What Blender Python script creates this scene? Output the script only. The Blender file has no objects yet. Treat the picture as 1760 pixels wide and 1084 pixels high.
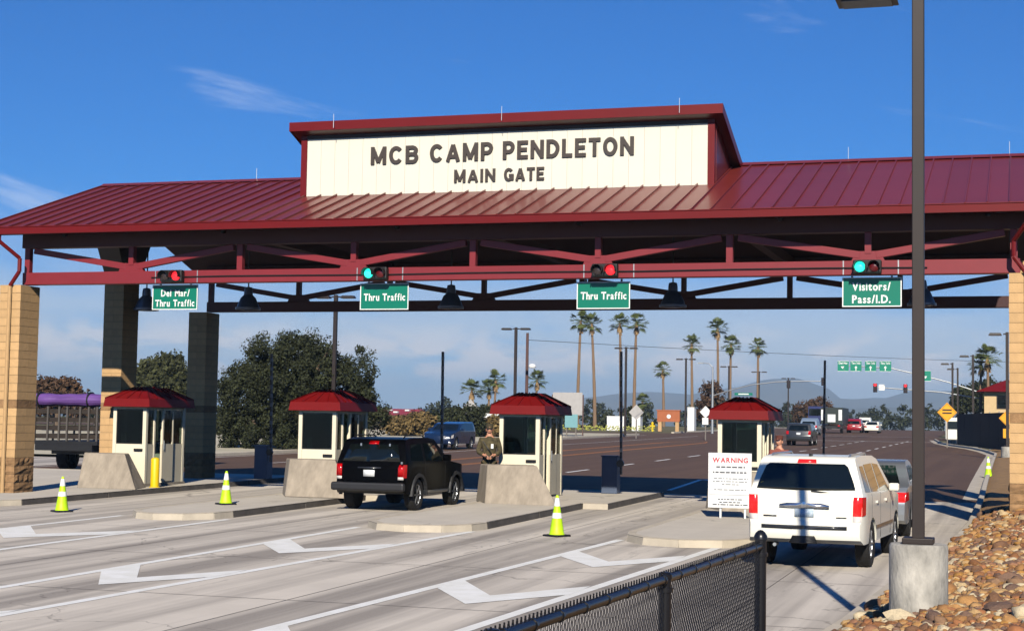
import bpy, bmesh, math, random
import numpy as np
from mathutils import Vector, Matrix, noise
R = math.radians
sc = bpy.context.scene
C = sc.collection

# ------------------------------------------------------------------ camera
EYE = 2.0
PITCH, YAW, ROLL, FPX = R(3.85), R(17.6), R(0.95), 2756.0
fw = Vector((-math.sin(YAW)*math.cos(PITCH), math.cos(YAW)*math.cos(PITCH), math.sin(PITCH)))
rt = Vector((math.cos(YAW), math.sin(YAW), 0)); up = rt.cross(fw)
r2 = rt*math.cos(ROLL)+up*math.sin(ROLL); u2 = -rt*math.sin(ROLL)+up*math.cos(ROLL)
cd = bpy.data.cameras.new('camera'); cam = bpy.data.objects.new('camera', cd); C.objects.link(cam)
m3 = Matrix((r2, u2, -fw)).transposed()
cam.matrix_world = Matrix.Translation((0, 0, EYE)) @ m3.to_4x4()
cd.sensor_width = 36; cd.lens = FPX/1760*36; cd.clip_start = .1; cd.clip_end = 30000
sc.camera = cam

# ------------------------------------------------------------------ sky, sun, exposure
SUN_EL = R(29.2); SUN_AZ = math.atan2(.252, -.968)          # towards the sun, from +Y to +X
w = bpy.data.worlds.new('World'); sc.world = w; w.use_nodes = True
nt = w.node_tree; nt.nodes.clear()
def wn(t, **k):
    n = nt.nodes.new(t)
    for a, b in k.items(): setattr(n, a, b)
    return n
def wl(a, b): nt.links.new(a, b)
out = wn('ShaderNodeOutputWorld'); bg = wn('ShaderNodeBackground'); wl(bg.outputs[0], out.inputs[0])
bg.inputs[1].default_value = .10
sky = wn('ShaderNodeTexSky', sky_type='NISHITA', sun_disc=False)
sky.sun_elevation = SUN_EL; sky.sun_rotation = SUN_AZ; sky.air_density = 1.0; sky.dust_density = 0.; sky.ozone_density = 2.5; sky.altitude = 800
def wmath(op, a, b=None, c=None, clamp=False):
    n = wn('ShaderNodeMath', operation=op, use_clamp=clamp)
    for i, v in enumerate((a, b, c)):
        if v is None: continue
        if isinstance(v, (int, float)): n.inputs[i].default_value = v
        else: wl(v, n.inputs[i])
    return n.outputs[0]
def wmap(v, a, b, c=0., d=1.):
    n = wn('ShaderNodeMapRange', interpolation_type='SMOOTHSTEP'); wl(v, n.inputs[0])
    for i, x in enumerate((a, b, c, d)): n.inputs[i+1].default_value = x
    return n.outputs[0]
hsv = wn('ShaderNodeMix', data_type='RGBA', blend_type='MULTIPLY'); hsv.inputs[0].default_value = 1; hsv.inputs[7].default_value = (.07, .395, .83, 1)
wl(sky.outputs[0], hsv.inputs[6])
tc = wn('ShaderNodeTexCoord'); sp = wn('ShaderNodeSeparateXYZ'); wl(tc.outputs['Generated'], sp.inputs[0])
az = wmath('ARCTAN2', sp.outputs[0], sp.outputs[1]); el = wmath('ARCSINE', sp.outputs[2])
def cloud_noise(sx, sy, shear, scale, detail, rough, off):
    cx = wmath('MULTIPLY', az, sx); cy = wmath('ADD', wmath('MULTIPLY', el, sy), wmath('MULTIPLY', az, shear))
    cb = wn('ShaderNodeCombineXYZ'); wl(cx, cb.inputs[0]); wl(cy, cb.inputs[1]); cb.inputs[2].default_value = off
    n = wn('ShaderNodeTexNoise'); n.inputs['Scale'].default_value = scale; n.inputs['Detail'].default_value = detail
    n.inputs['Roughness'].default_value = rough; n.inputs['Distortion'].default_value = .35
    wl(cb.outputs[0], n.inputs[0]); return n.outputs[0]
n1 = cloud_noise(1.0, 6.5, 1.2, 4.6, 9, .62, 2.0)            # thin high wisps
n2 = cloud_noise(1.0, 4.5, .1, 5.0, 8, .55, 11.2)             # soft banks near the horizon
n3 = cloud_noise(1.0, 2.6, 0., 17.0, 9, .55, 23.9)            # heaped clouds low over the hills
wisp = wmath('MULTIPLY', wmap(n1, .60, .82), .36)
lowf = wmap(el, R(1.5), R(8.5), 1., 0.)
bank = wmath('MULTIPLY', wmap(n2, .22, .54), wmath('MULTIPLY', lowf, .92))
hf = wmath('MULTIPLY', wmap(el, R(.8), R(2.0)), wmap(el, R(2.4), R(3.9), 1., 0.))
heap = wmath('MULTIPLY', wmap(n3, .46, .60), wmath('MULTIPLY', hf, .95))
def mixc(f, a, b):
    n = wn('ShaderNodeMix', data_type='RGBA'); wl(f, n.inputs[0])
    for i, v in ((6, a), (7, b)):
        if isinstance(v, tuple): n.inputs[i].default_value = v
        else: wl(v, n.inputs[i])
    return n.outputs[2]
s1 = mixc(wisp, hsv.outputs[2], (8.2, 8.6, 9.4, 1))
s2 = mixc(bank, s1, (5.8, 6.3, 6.9, 1))
s3 = mixc(heap, s2, (7.6, 7.3, 7.4, 1))
wl(s3, bg.inputs[0])

sl = bpy.data.lights.new('sun', 'SUN'); sl.energy = 5.0; sl.angle = R(.53); sl.color = (1., .925, .79)
so = bpy.data.objects.new('sun', sl); C.objects.link(so)
tosun = Vector((math.sin(SUN_AZ)*math.cos(SUN_EL), math.cos(SUN_AZ)*math.cos(SUN_EL), math.sin(SUN_EL)))
so.rotation_euler = tosun.to_track_quat('Z', 'Y').to_euler(); so.location = (20, -60, 60)
sc.view_settings.view_transform = 'Standard'; sc.view_settings.look = 'None'; sc.view_settings.gamma = 1
sc.view_settings.exposure = 0.24; sc.view_settings.use_curve_mapping = False
sc.render.engine = 'CYCLES'; sc.cycles.use_denoising = True; sc.cycles.max_bounces = 6; sc.cycles.diffuse_bounces = 0; sc.cycles.volume_bounces = 0
sc.cycles.caustics_reflective = False; sc.cycles.caustics_refractive = False; sc.cycles.sample_clamp_indirect = 6

# ------------------------------------------------------------------ helpers
def gz(Y): return .0095*(min(Y, 240.)-34.)                    # the ground climbs gently away from the camera
MATS = {}
def pm(name, col, rough=.7, var=.12, scale=4., metal=0., bump=0., bscale=None, spec=.5, coat=0., piece=0., island=0., detail=5., stretch=None, col2=None, emit=None, estr=0., space='Object'):
    if name in MATS: return MATS[name]
    m = bpy.data.materials.new(name); m.use_nodes = True; t = m.node_tree; b = t.nodes['Principled BSDF']; L = t.links.new
    b.inputs['Roughness'].default_value = rough; b.inputs['Metallic'].default_value = metal
    b.inputs['Specular IOR Level'].default_value = spec; b.inputs['Coat Weight'].default_value = coat; b.inputs['Coat Roughness'].default_value = .08
    N = t.nodes.new
    co = N('ShaderNodeTexCoord').outputs[space]
    if space == 'Object' and False: pass
    if stretch:
        mp = N('ShaderNodeMapping'); mp.inputs['Scale'].default_value = stretch; L(co, mp.inputs[0]); co = mp.outputs[0]
    nz = N('ShaderNodeTexNoise'); nz.inputs['Scale'].default_value = scale; nz.inputs['Detail'].default_value = detail; nz.inputs['Roughness'].default_value = .6; L(co, nz.inputs[0])
    mr = N('ShaderNodeMapRange'); mr.inputs[1].default_value = .3; mr.inputs[2].default_value = .7; L(nz.outputs[0], mr.inputs[0])
    mx = N('ShaderNodeMix'); mx.data_type = 'RGBA'; L(mr.outputs[0], mx.inputs[0])
    c1 = tuple(max(0, c*(1-var)) for c in col[:3])+(1,)
    c2 = (tuple(col2[:3]) if col2 else tuple(min(1, c*(1+var)) for c in col[:3]))+(1,)
    mx.inputs[6].default_value = c1; mx.inputs[7].default_value = c2
    res = mx.outputs[2]
    for amt, src in ((piece, 'o'), (island, 'i')):
        if amt:
            rnd = N('ShaderNodeObjectInfo').outputs['Random'] if src == 'o' else N('ShaderNodeNewGeometry').outputs['Random Per Island']
            hv = N('ShaderNodeHueSaturation'); m2 = N('ShaderNodeMapRange'); L(rnd, m2.inputs[0]); m2.inputs[3].default_value = 1-amt; m2.inputs[4].default_value = 1+amt
            L(m2.outputs[0], hv.inputs['Value']); L(res, hv.inputs['Color']); res = hv.outputs[0]
    L(res, b.inputs['Base Color'])
    if bump:
        nb = N('ShaderNodeTexNoise'); nb.inputs['Scale'].default_value = bscale or scale*6; nb.inputs['Detail'].default_value = 6; L(co, nb.inputs[0])
        bp = N('ShaderNodeBump'); bp.inputs['Strength'].default_value = bump; bp.inputs['Distance'].default_value = .02; L(nb.outputs[0], bp.inputs['Height']); L(bp.outputs[0], b.inputs['Normal'])
    if emit:
        b.inputs['Emission Color'].default_value = (*emit, 1); b.inputs['Emission Strength'].default_value = estr
    MATS[name] = m; return m
def srgb(r, g, b):
    f = lambda c: ((c/255+.055)/1.055)**2.4 if c > 10 else c/255/12.92
    return (f(r), f(g), f(b))

class MB:
    """collects faces; build() links them as one mesh object"""
    def __init__(s): s.v = []; s.f = []
    def add(s, vs, fs):
        o = len(s.v); s.v += [tuple(p) for p in vs]; s.f += [tuple(i+o for i in f) for f in fs]; return s
    def box(s, x0, x1, y0, y1, z0, z1):
        return s.add([(x0,y0,z0),(x1,y0,z0),(x1,y1,z0),(x0,y1,z0),(x0,y0,z1),(x1,y0,z1),(x1,y1,z1),(x0,y1,z1)],
            [(0,3,2,1),(4,5,6,7),(0,1,5,4),(1,2,6,5),(2,3,7,6),(3,0,4,7)])
    def hexa(s, p):                                           # eight corners, bottom ring then top ring
        return s.add(p, [(0,3,2,1),(4,5,6,7),(0,1,5,4),(1,2,6,5),(2,3,7,6),(3,0,4,7)])
    def quad(s, a, b, c, d): return s.add([a,b,c,d], [(0,1,2,3)])
    def poly(s, pts): return s.add(pts, [tuple(range(len(pts)))])
    def prism(s, pts, d):                                     # planar outline pushed along vector d
        n = len(pts); d = Vector(d); q = [Vector(p) for p in pts]
        return s.add(q+[p+d for p in q], [tuple(range(n))[::-1], tuple(range(n, 2*n))]+[(i,(i+1)%n,(i+1)%n+n,i+n) for i in range(n)])
    def tube(s, a, b, r, n=8, r1=None, cap=True):
        a, b = Vector(a), Vector(b); d = (b-a).normalized(); r1 = r if r1 is None else r1
        t = Vector((0,0,1)) if abs(d.z) < .9 else Vector((1,0,0)); e1 = d.cross(t).normalized(); e2 = d.cross(e1)
        vs = [a+(e1*math.cos(k*2*math.pi/n)+e2*math.sin(k*2*math.pi/n))*r for k in range(n)]+[b+(e1*math.cos(k*2*math.pi/n)+e2*math.sin(k*2*math.pi/n))*r1 for k in range(n)]
        fs = [(k,(k+1)%n,(k+1)%n+n,k+n) for k in range(n)]
        if cap: fs += [tuple(range(n))[::-1], tuple(range(n,2*n))]
        return s.add(vs, fs)
    def path(s, pts, r, n=8):
        for a, b in zip(pts, pts[1:]): s.tube(a, b, r, n)
        return s
    def bar(s, a, b, wd, ht, upv=(0,0,1)):                     # rectangular beam
        a, b = Vector(a), Vector(b); d = (b-a).normalized(); uv = Vector(upv)
        e1 = d.cross(uv).normalized()*wd/2; e2 = e1.cross(d).normalized()*ht/2
        return s.hexa([a-e1-e2,a+e1-e2,b+e1-e2,b-e1-e2,a-e1+e2,a+e1+e2,b+e1+e2,b-e1+e2])
    def lathe(s, prof, c=(0,0,0), n=16, axis='z'):
        c = Vector(c); vs = []; fs = []
        for r, h in prof:
            for k in range(n):
                a = k*2*math.pi/n; p = (r*math.cos(a), r*math.sin(a), h)
                if axis == 'x': p = (h, r*math.cos(a), r*math.sin(a))
                if axis == 'y': p = (r*math.cos(a), h, r*math.sin(a))
                vs.append(c+Vector(p))
        for i in range(len(prof)-1):
            for k in range(n): fs.append((i*n+k, i*n+(k+1)%n, (i+1)*n+(k+1)%n, (i+1)*n+k))
        if prof[0][0] > 1e-5: fs.append(tuple(range(n))[::-1])
        if prof[-1][0] > 1e-5: fs.append(tuple(range((len(prof)-1)*n, len(prof)*n)))
        return s.add(vs, fs)
    def mesh(s, name, off=(0,0,0), fix=True):
        me = bpy.data.meshes.new(name); o = Vector(off)
        me.from_pydata([Vector(p)-o for p in s.v], [], s.f); me.update()
        if fix:
            bm = bmesh.new(); bm.from_mesh(me); bmesh.ops.recalc_face_normals(bm, faces=bm.faces); bm.to_mesh(me); bm.free()
        return me
    def build(s, name, mat, parent=None, smooth=False, bevel=0, local=False, fix=True):
        off = Vector() if local or parent is None else OFF.get(parent.name, Vector())
        return link(name, s.mesh(name, off, fix), mat, parent, smooth, bevel, off)
OFF = {}
def link(name, me, mat, parent=None, smooth=False, bevel=0, off=None):
    o = bpy.data.objects.new(name, me); C.objects.link(o)
    if mat is not None and not me.materials: me.materials.append(mat)
    if parent: o.parent = parent; OFF[o.name] = off if off is not None else OFF.get(parent.name, Vector())
    if smooth:
        for p in me.polygons: p.use_smooth = True
        if smooth != 'all': me.set_sharp_from_angle(angle=R(35))
    if bevel:
        b = o.modifiers.new('edges', 'BEVEL'); b.width = bevel; b.segments = 2; b.limit_method = 'ANGLE'; b.angle_limit = R(40)
    return o
def tag(o, label=None, cat=None, group=None, kind=None):
    if label: o['label'] = label
    if cat: o['category'] = cat
    if group: o['group'] = group
    if kind: o['kind'] = kind
    return o
def thing(name, label, cat, loc=(0,0,0), rz=0, group=None):
    o = bpy.data.objects.new(name, None); C.objects.link(o); o.location = loc; o.rotation_euler = (0,0,rz); o.empty_display_size = .2
    OFF[o.name] = Vector(loc); return tag(o, label, cat, group)
def copy_tree(o, loc=None, rz=None, label=None, parent=None):
    kids = [c for c in C.objects if c.parent == o] if parent is None and False else list(o.children)
    c = o.copy(); C.objects.link(c); c.parent = parent
    if loc is not None: c.location = loc
    if rz is not None: c.rotation_euler = (0,0,rz)
    if label: c['label'] = label
    for k in kids: copy_tree(k, parent=c)
    return c
def struct(o): o['kind'] = 'structure'; return o
def np_mesh(name, V, F):
    """mesh straight from arrays: V (n,3), F (m,k) with k corners per face"""
    me = bpy.data.meshes.new(name); k = F.shape[1]; m = len(F)
    me.vertices.add(len(V)); me.vertices.foreach_set('co', np.ascontiguousarray(V, dtype=np.float32).ravel())
    me.loops.add(m*k); me.loops.foreach_set('vertex_index', np.ascontiguousarray(F, dtype=np.int32).ravel())
    me.polygons.add(m); me.polygons.foreach_set('loop_start', np.arange(0, m*k, k, dtype=np.int32)); me.update(calc_edges=True); return me
GLYPH = {}
def make_glyphs(chars):                                        # one unit-size mesh for each character, made while the scene is still empty
    for ch in sorted(set(chars)):
        cu = bpy.data.curves.new('t', 'FONT'); cu.body = ch; cu.size = 1; cu.offset = .03 if ch not in 'afs' else .022; cu.resolution_u = 3
        o = bpy.data.objects.new('t', cu); C.objects.link(o); bpy.context.view_layer.update()
        GLYPH[ch] = bpy.data.meshes.new_from_object(o.evaluated_get(bpy.context.evaluated_depsgraph_get()))
        bpy.data.objects.remove(o); bpy.data.curves.remove(cu)
make_glyphs('DelMar/ThruTrafficVisitorsPass/I.D.WARNING')
def text_mesh(ch, size, bold=0., extr=.0):
    me = GLYPH[ch].copy()
    for v in me.vertices: v.co *= size
    return me
def lettering(s, x0, x1, y, zbase, cap, mat, parent, name='letter', bold=.0, extr=.0, sx=None, spacegap=.55, track=.06):
    """letters standing in the X-Z plane facing -Y, fitted between x0 and x1; each letter a mesh of its own"""
    size = cap/.72; x = 0; out = []
    for ch in s:
        if ch == ' ': x += size*spacegap; continue
        me = text_mesh(ch, size, bold, extr)
        xs = [v.co.x for v in me.vertices]; lo, hi = min(xs), max(xs)
        out.append((me, x-lo)); x += hi-lo+size*track
    tot = x-size*track; k = (x1-x0)/tot
    off = OFF.get(parent.name, Vector())
    for me, dx in out:
        for v in me.vertices: v.co = Vector((x0+(v.co.x+dx)*k, y-v.co.z, zbase+v.co.y))-off
        me.update(); me.materials.clear(); link(name, me, mat, parent)
# heavy block capitals built from strokes: polylines in a box one unit high
def arc(cx, cy, rx, ry, a0, a1, n=12): return [(cx+rx*math.cos(R(a0+(a1-a0)*k/n)), cy+ry*math.sin(R(a0+(a1-a0)*k/n))) for k in range(n+1)]
T_ = .1
STROKES = {
 'M': (.86, [[(T_,0),(T_,1)],[(.76,0),(.76,1)],[(T_,1-T_*.6),(.43,.12)],[(.76,1-T_*.6),(.43,.12)]]), 'C': (.76, [arc(.39,.5,.29,.4,40,320,22)]),
 'B': (.72, [[(T_,0),(T_,1)],[(T_,T_),(.4,T_)]+arc(.4,.31,.2,.21,-80,80,8)+[(.4,.52),(T_,.52)],[(T_,.9),(.38,.9)]+arc(.38,.71,.19,.19,80,-80,8)+[(.38,.52),(T_,.52)]]),
 'A': (.8, [[(.1,0),(.4,.93)],[(.7,0),(.4,.93)],[(.2,.28),(.6,.28)]]), 'P': (.68, [[(T_,0),(T_,1)],[(T_,.9),(.36,.9)]+arc(.36,.66,.22,.24,80,-80,10)+[(.36,.42),(T_,.42)]]),
 'E': (.62, [[(T_,0),(T_,1)],[(T_,.9),(.62,.9)],[(T_,.51),(.56,.51)],[(T_,T_),(.62,T_)]]), 'N': (.76, [[(T_,0),(T_,1)],[(.66,0),(.66,1)],[(T_,.92),(.66,.08)]]),
 'D': (.74, [[(T_,0),(T_,1)],[(T_,.9),(.3,.9)]+arc(.3,.5,.34,.4,85,-85,14)+[(.3,T_),(T_,T_)]]), 'L': (.58, [[(T_,0),(T_,1)],[(T_,T_),(.58,T_)]]),
 'T': (.66, [[(0,.9),(.66,.9)],[(.33,0),(.33,.9)]]), 'O': (.8, [arc(.4,.5,.3,.4,0,360,28)]), 'I': (.2, [[(T_,0),(T_,1)]]), 'G': (.8, [arc(.4,.5,.3,.4,42,352,24),[(.42,.44),(.8,.44)],[(.7,.44),(.7,.06)]])}
def block_letters(s, x0, x1, y, zb, cap, mat, parent, depth=.04):
    tot = sum(STROKES[c][0] for c in s)+.16*(len(s)-1); k = (x1-x0)/tot; x = x0
    for c in s:
        wd, sts = STROKES[c]; m = MB()
        for i, st in enumerate(sts):
            q = [Vector((x+a*k, 0, zb+b*cap)) for a, b in st]; closed = (q[0]-q[-1]).length < 1e-4; n = len(q); th = .2*cap/2; L_, R_ = [], []
            for j in range(n):
                a = q[j-1] if j > 0 else (q[-2] if closed else None); b = q[j+1] if j < n-1 else (q[1] if closed else None)
                d = ((q[j]-a).normalized() if a is not None else Vector())+((b-q[j]).normalized() if b is not None else Vector()); d.normalize()
                nn = Vector((-d.z, 0, d.x)); dd = (q[j]-a).normalized() if a is not None else d; mi = max(.55, abs(dd.dot(d))); L_.append(q[j]+nn*th/mi); R_.append(q[j]-nn*th/mi)
            ya, yb = y-depth-.0012*i, y+.004
            for j in range(n-1):
                p = [R_[j], R_[j+1], L_[j+1], L_[j]]; m.hexa([(v.x, ya, v.z) for v in p]+[(v.x, yb, v.z) for v in p])
        o = m.build('letter', mat, parent); x += (wd+.16)*k
random.seed(7)

# ------------------------------------------------------------------ materials
M_conc = None
def ground_mat(name, base, dark, streak, spots, rough=.85, bump=.25, cross=True):
    m = bpy.data.materials.new(name); m.use_nodes = True; t = m.node_tree; b = t.nodes['Principled BSDF']; L = t.links.new; N = t.nodes.new
    b.inputs['Roughness'].default_value = rough; b.inputs['Specular IOR Level'].default_value = .3
    co = N('ShaderNodeTexCoord').outputs['Object']
    def nz(sc_, stretch, det=6, lo=.35, hi=.68, ro=.6):
        mp = N('ShaderNodeMapping'); mp.inputs['Scale'].default_value = stretch; L(co, mp.inputs[0])
        n = N('ShaderNodeTexNoise'); n.inputs['Scale'].default_value = sc_; n.inputs['Detail'].default_value = det; n.inputs['Roughness'].default_value = ro; L(mp.outputs[0], n.inputs[0])
        r = N('ShaderNodeMapRange'); r.inputs[1].default_value = lo; r.inputs[2].default_value = hi; L(n.outputs[0], r.inputs[0]); return r.outputs[0], n.outputs[0]
    def mix(f, a, bb, k=1.):
        x = N('ShaderNodeMix'); x.data_type = 'RGBA'
        if k != 1.:
            q = N('ShaderNodeMath'); q.operation = 'MULTIPLY'; q.inputs[1].default_value = k; L(f, q.inputs[0]); f = q.outputs[0]
        L(f, x.inputs[0])
        for i, v in ((6, a), (7, bb)):
            if isinstance(v, tuple): x.inputs[i].default_value = (*v[:3], 1)
            else: L(v, x.inputs[i])
        return x.outputs[2]
    a, _ = nz(.9, (1,1,1)); c = mix(a, tuple(q*.93 for q in base), tuple(q*1.06 for q in base))
    s_, _ = nz(1.15, (1, .025, 1), 4, .42, .62); c = mix(s_, c, dark, streak)               # tyre wear along the lanes
    p_, _ = nz(1.9, (1, .16, 1), 9, .58, .72, .72); c = mix(p_, c, tuple(q*.55 for q in dark), spots)    # oil and scuffs
    f_, raw = nz(38, (1,1,1), 4, .3, .7); c = mix(f_, c, tuple(q*.8 for q in base), .22)
    if cross:                                                  # hairline cracks
        dn = N('ShaderNodeTexNoise'); dn.inputs['Scale'].default_value = .8; dn.inputs['Detail'].default_value = 6; L(co, dn.inputs[0])
        vm = N('ShaderNodeVectorMath'); vm.operation = 'MULTIPLY_ADD'; L(dn.outputs['Color'], vm.inputs[0]); vm.inputs[1].default_value = (2.2,2.2,0); L(co, vm.inputs[2])
        vo = N('ShaderNodeTexVoronoi'); vo.feature = 'DISTANCE_TO_EDGE'; vo.inputs['Scale'].default_value = .16; L(vm.outputs[0], vo.inputs[0])
        cr = N('ShaderNodeMapRange'); cr.inputs[1].default_value = .0; cr.inputs[2].default_value = .0035; cr.inputs[3].default_value = 1; cr.inputs[4].default_value = 0; L(vo.outputs['Distance'], cr.inputs[0])
        c = mix(cr.outputs[0], c, tuple(q*.4 for q in dark), .55)
    L(c, b.inputs['Base Color'])
    bp = N('ShaderNodeBump'); bp.inputs['Strength'].default_value = bump; bp.inputs['Distance'].default_value = .01; L(raw, bp.inputs['Height']); L(bp.outputs[0], b.inputs['Normal'])
    return m
G_pave = ground_mat('plaza_concrete', srgb(222,211,195), srgb(150,141,131), .95, .75)
G_isle = ground_mat('island_concrete', srgb(212,202,186), srgb(186,176,162), .3, .12)
G_road = ground_mat('asphalt', srgb(104,80,62), srgb(84,64,50), .5, .25)
G_dirt = pm('dry_ground', srgb(136,118,78), .95, .3, .08, bump=.3, col2=srgb(96,98,54), detail=8)
curb_m = pm('curb_concrete', srgb(196,184,164), .85, .14, 2.5, bump=.2)
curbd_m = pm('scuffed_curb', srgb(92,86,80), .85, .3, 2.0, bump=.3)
red = pm('red_paint', srgb(128,38,44), .42, .05, 3., spec=.45)
redroof = pm('red_roof_metal', srgb(116,42,38), .37, .10, 1.2, spec=.40, piece=.07, coat=.1)
fascia_m = pm('red_fascia', srgb(106,15,16), .42, .05, 2., spec=.3)
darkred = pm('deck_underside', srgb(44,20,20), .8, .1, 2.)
cream = pm('cream_siding', srgb(224,218,201), .55, .02, 1.5, piece=.012)
creamp = pm('cream_paint', srgb(232,222,196), .5, .03, 3.)
letter_m = pm('letter_bronze', srgb(66,56,48), .45, .05, 5.)
block_m = pm('tan_block', srgb(200,162,114), .9, .08, 7., bump=.35, piece=.07)
split_m = pm('split_face_block', srgb(150,116,80), .95, .22, 9., bump=.9, bscale=14, piece=.12)
mortar = pm('mortar', srgb(150,128,96), .95, .1, 9.)
bark_m = pm('bronze_metal', srgb(44,35,31), .5, .08, 3., spec=.4)
black_m = pm('black_metal', srgb(26,26,28), .4, .1, 4.)
blackp = pm('black_plastic', srgb(18,18,20), .55, .1, 4.)
galv = pm('galvanised', srgb(168,172,174), .45, .08, 4., metal=.6)
glass_d = pm('dark_glass', srgb(16,22,22), .04, .05, 2., spec=.6)
glass_b = pm('booth_glass', srgb(8,13,12), .05, .1, 1.5, spec=.3)
def see_through(name, tint, rough=.03):                        # thin tinted pane: part mirror, part clear
    m = bpy.data.materials.new(name); m.use_nodes = True; t = m.node_tree; t.nodes.clear(); N = t.nodes.new; L = t.links.new
    o = N('ShaderNodeOutputMaterial'); mx = N('ShaderNodeMixShader'); fr = N('ShaderNodeFresnel'); fr.inputs[0].default_value = 1.3; tr = N('ShaderNodeBsdfTransparent'); gl = N('ShaderNodeBsdfGlossy'); gl.inputs['Roughness'].default_value = rough
    nz = N('ShaderNodeTexNoise'); nz.inputs['Scale'].default_value = 2; cm = N('ShaderNodeMix'); cm.data_type = 'RGBA'; L(nz.outputs[0], cm.inputs[0]); cm.inputs[6].default_value = (*[q*.9 for q in tint], 1); cm.inputs[7].default_value = (*tint, 1)
    L(cm.outputs[2], tr.inputs[0]); L(fr.outputs[0], mx.inputs[0]); L(tr.outputs[0], mx.inputs[1]); L(gl.outputs[0], mx.inputs[2]); L(mx.outputs[0], o.inputs[0]); return m
glass_b = see_through('booth_glass_clear', (.46,.56,.53))
conc = pm('cast_concrete', srgb(158,146,130), .9, .24, 4.5, bump=.45, bscale=18, stretch=(1,1,.22), detail=9)
concd = pm('lamp_base_concrete', srgb(146,142,134), .92, .34, 5., bump=.5, detail=10, stretch=(1,1,.5), col2=srgb(196,190,178))
white_p = pm('road_paint_white', srgb(246,243,232), .75, .09, 3.5, bump=.15, col2=srgb(253,251,245), detail=9)
orange_p = pm('road_paint_orange', srgb(206,130,52), .7, .12, 3.)
sgreen = pm('sign_green', srgb(0,118,94), .35, .03, 3.)
sdgreen = pm('sign_green_far', srgb(10,132,104), .4, .04, 3.)
wsign = pm('sign_white', srgb(238,238,234), .45, .02, 3.)
yel = pm('bollard_yellow', srgb(240,200,12), .45, .05, 4.)
syel = pm('warning_sign_yellow', srgb(246,170,20), .45, .04, 3.)
rubber = pm('tyre_rubber', srgb(24,23,22), .85, .12, 8., bump=.2)
rim_m = pm('alloy_rim', srgb(176,178,182), .3, .06, 4., metal=.85)
chrome = pm('chrome', srgb(200,202,205), .18, .04, 4., metal=.95)
tail = pm('tail_lens_red', srgb(190,10,14), .15, .1, 14., spec=.6)
tailb = pm('brake_lamp_lit', srgb(220,16,18), .2, .05, 14., emit=(1., .03, .03), estr=.55)
lens_w = pm('lens_white', srgb(220,214,206), .15, .05, 10.)
# ------------------------------------------------------------------ ground, roads, islands
def sheet(name, poly_x, ys, dz, mat, parent=None):
    """strip of ground between two edge functions, following the slope"""
    vs = []; fs = []
    for Y in ys:
        a, b = poly_x(Y); vs += [(a, Y, gz(Y)+dz), (b, Y, gz(Y)+dz)]
    for i in range(len(ys)-1): fs.append((2*i, 2*i+1, 2*i+3, 2*i+2))
    return MB().add(vs, fs).build(name, mat, parent)
struct(sheet('ground', lambda Y: (-9000., 7000.), [-60, 0, 34, 120, 240, 600, 2000, 9000], -.05, G_dirt))
RC = [(-20,-2.75),(5,-2.6),(12,-2.36),(14.2,-2.2),(16,-2.0),(17.6,-1.87),(23,-1.61),(30.8,-1.16),(35,-1.06),(46,-1.1),(57.6,-1.21),(78,-1.35),(98,-1.45),(107,-2.2),(115,-3.2),(124,-4.9),(134,-6.2),(150,-7.4),(180,-8.2),(240,-9.5),(400,-12)]
def rc(Y):
    for (a, xa), (b, xb) in zip(RC, RC[1:]):
        if a <= Y <= b: return xa+(xb-xa)*(Y-a)/(b-a)
    return RC[-1][1]
plaza = struct(sheet('concrete_plaza', lambda Y: (-60., rc(Y)), [-20,-5,5,12,14.2,16,17.6,23,30.8,35,44.6], 0., G_pave))
def lc(Y): return -34.6
road = struct(sheet('asphalt_road', lambda Y: (lc(Y), rc(Y)), [44.6,46,57.6,78,98,107,115,124,134,150,180,240,400], 0., G_road))
struct(sheet('cross_road', lambda Y: (-160., 90.), [152, 166], .003, G_road))
struct(sheet('left_forecourt', lambda Y: (-60., -34.6), [44.6, 60], .002, G_pave))
# joints between the concrete and the asphalt and across the slabs
jm = pm('joint_sealant', srgb(96,90,84), .9, .1, 4.)
for Y in (13.0, 17.7, 22.4, 27.1, 33.2, 38.6, 44.5):
    sheet('slab_joint', lambda q: (-40., rc(Y)), [Y, Y+.016], .003, jm, plaza)
for X in (-19.6, -13.9, -8.4, -3.2):
    MB().quad((X,8,gz(8)+.003),(X+.014,8,gz(8)+.003),(X+.014,44.4,gz(44.4)+.003),(X,44.4,gz(44.4)+.003)).build('slab_joint', jm, plaza)
# painted lines and chevrons on the concrete
def stripe(x0, y0, x1, y1, wd, mat=white_p, parent=plaza, name='lane_line', dz=.004):
    a, b = Vector((x0, y0, 0)), Vector((x1, y1, 0)); d = (b-a).normalized(); e = Vector((-d.y, d.x, 0))*wd/2
    p = [a-e, b-e, b+e, a+e]
    return MB().poly([(q.x, q.y, gz(q.y)+dz) for q in p]).build(name, mat, parent)
ZN = [(-17.82, -17.9, -15.38, -15.3, 29.6), (-12.22, -12.2, -9.88, -10.9, 28.9), (-6.86, -7.75, -4.9, -5.9, 28.3)]
for xa, xa0, xb, xb0, yt in ZN:
    y0 = 10.
    stripe(xa0, y0, xa, yt, .16); stripe(xb0, y0, xb, yt, .16)
    k = 0
    for ya in (23.2, 18.2, 13.2):
        def ed(q): return xa0+(xa-xa0)*(q-y0)/(yt-y0), xb0+(xb-xb0)*(q-y0)/(yt-y0)
        if xa < -17 : ya += .55
        l, r_ = ed(ya+2.); c = (l+r_)/2
        pts = [(c, ya), (r_-.07, ya+1.45), (r_-.07, ya+2.5), (c, ya+.95), (l+.07, ya+2.5), (l+.07, ya+1.45)]
        MB().add([(x, y, gz(y)+.006) for x, y in pts], [(0,1,2,3), (0,3,4,5)]).build('chevron', white_p, plaza)
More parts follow.
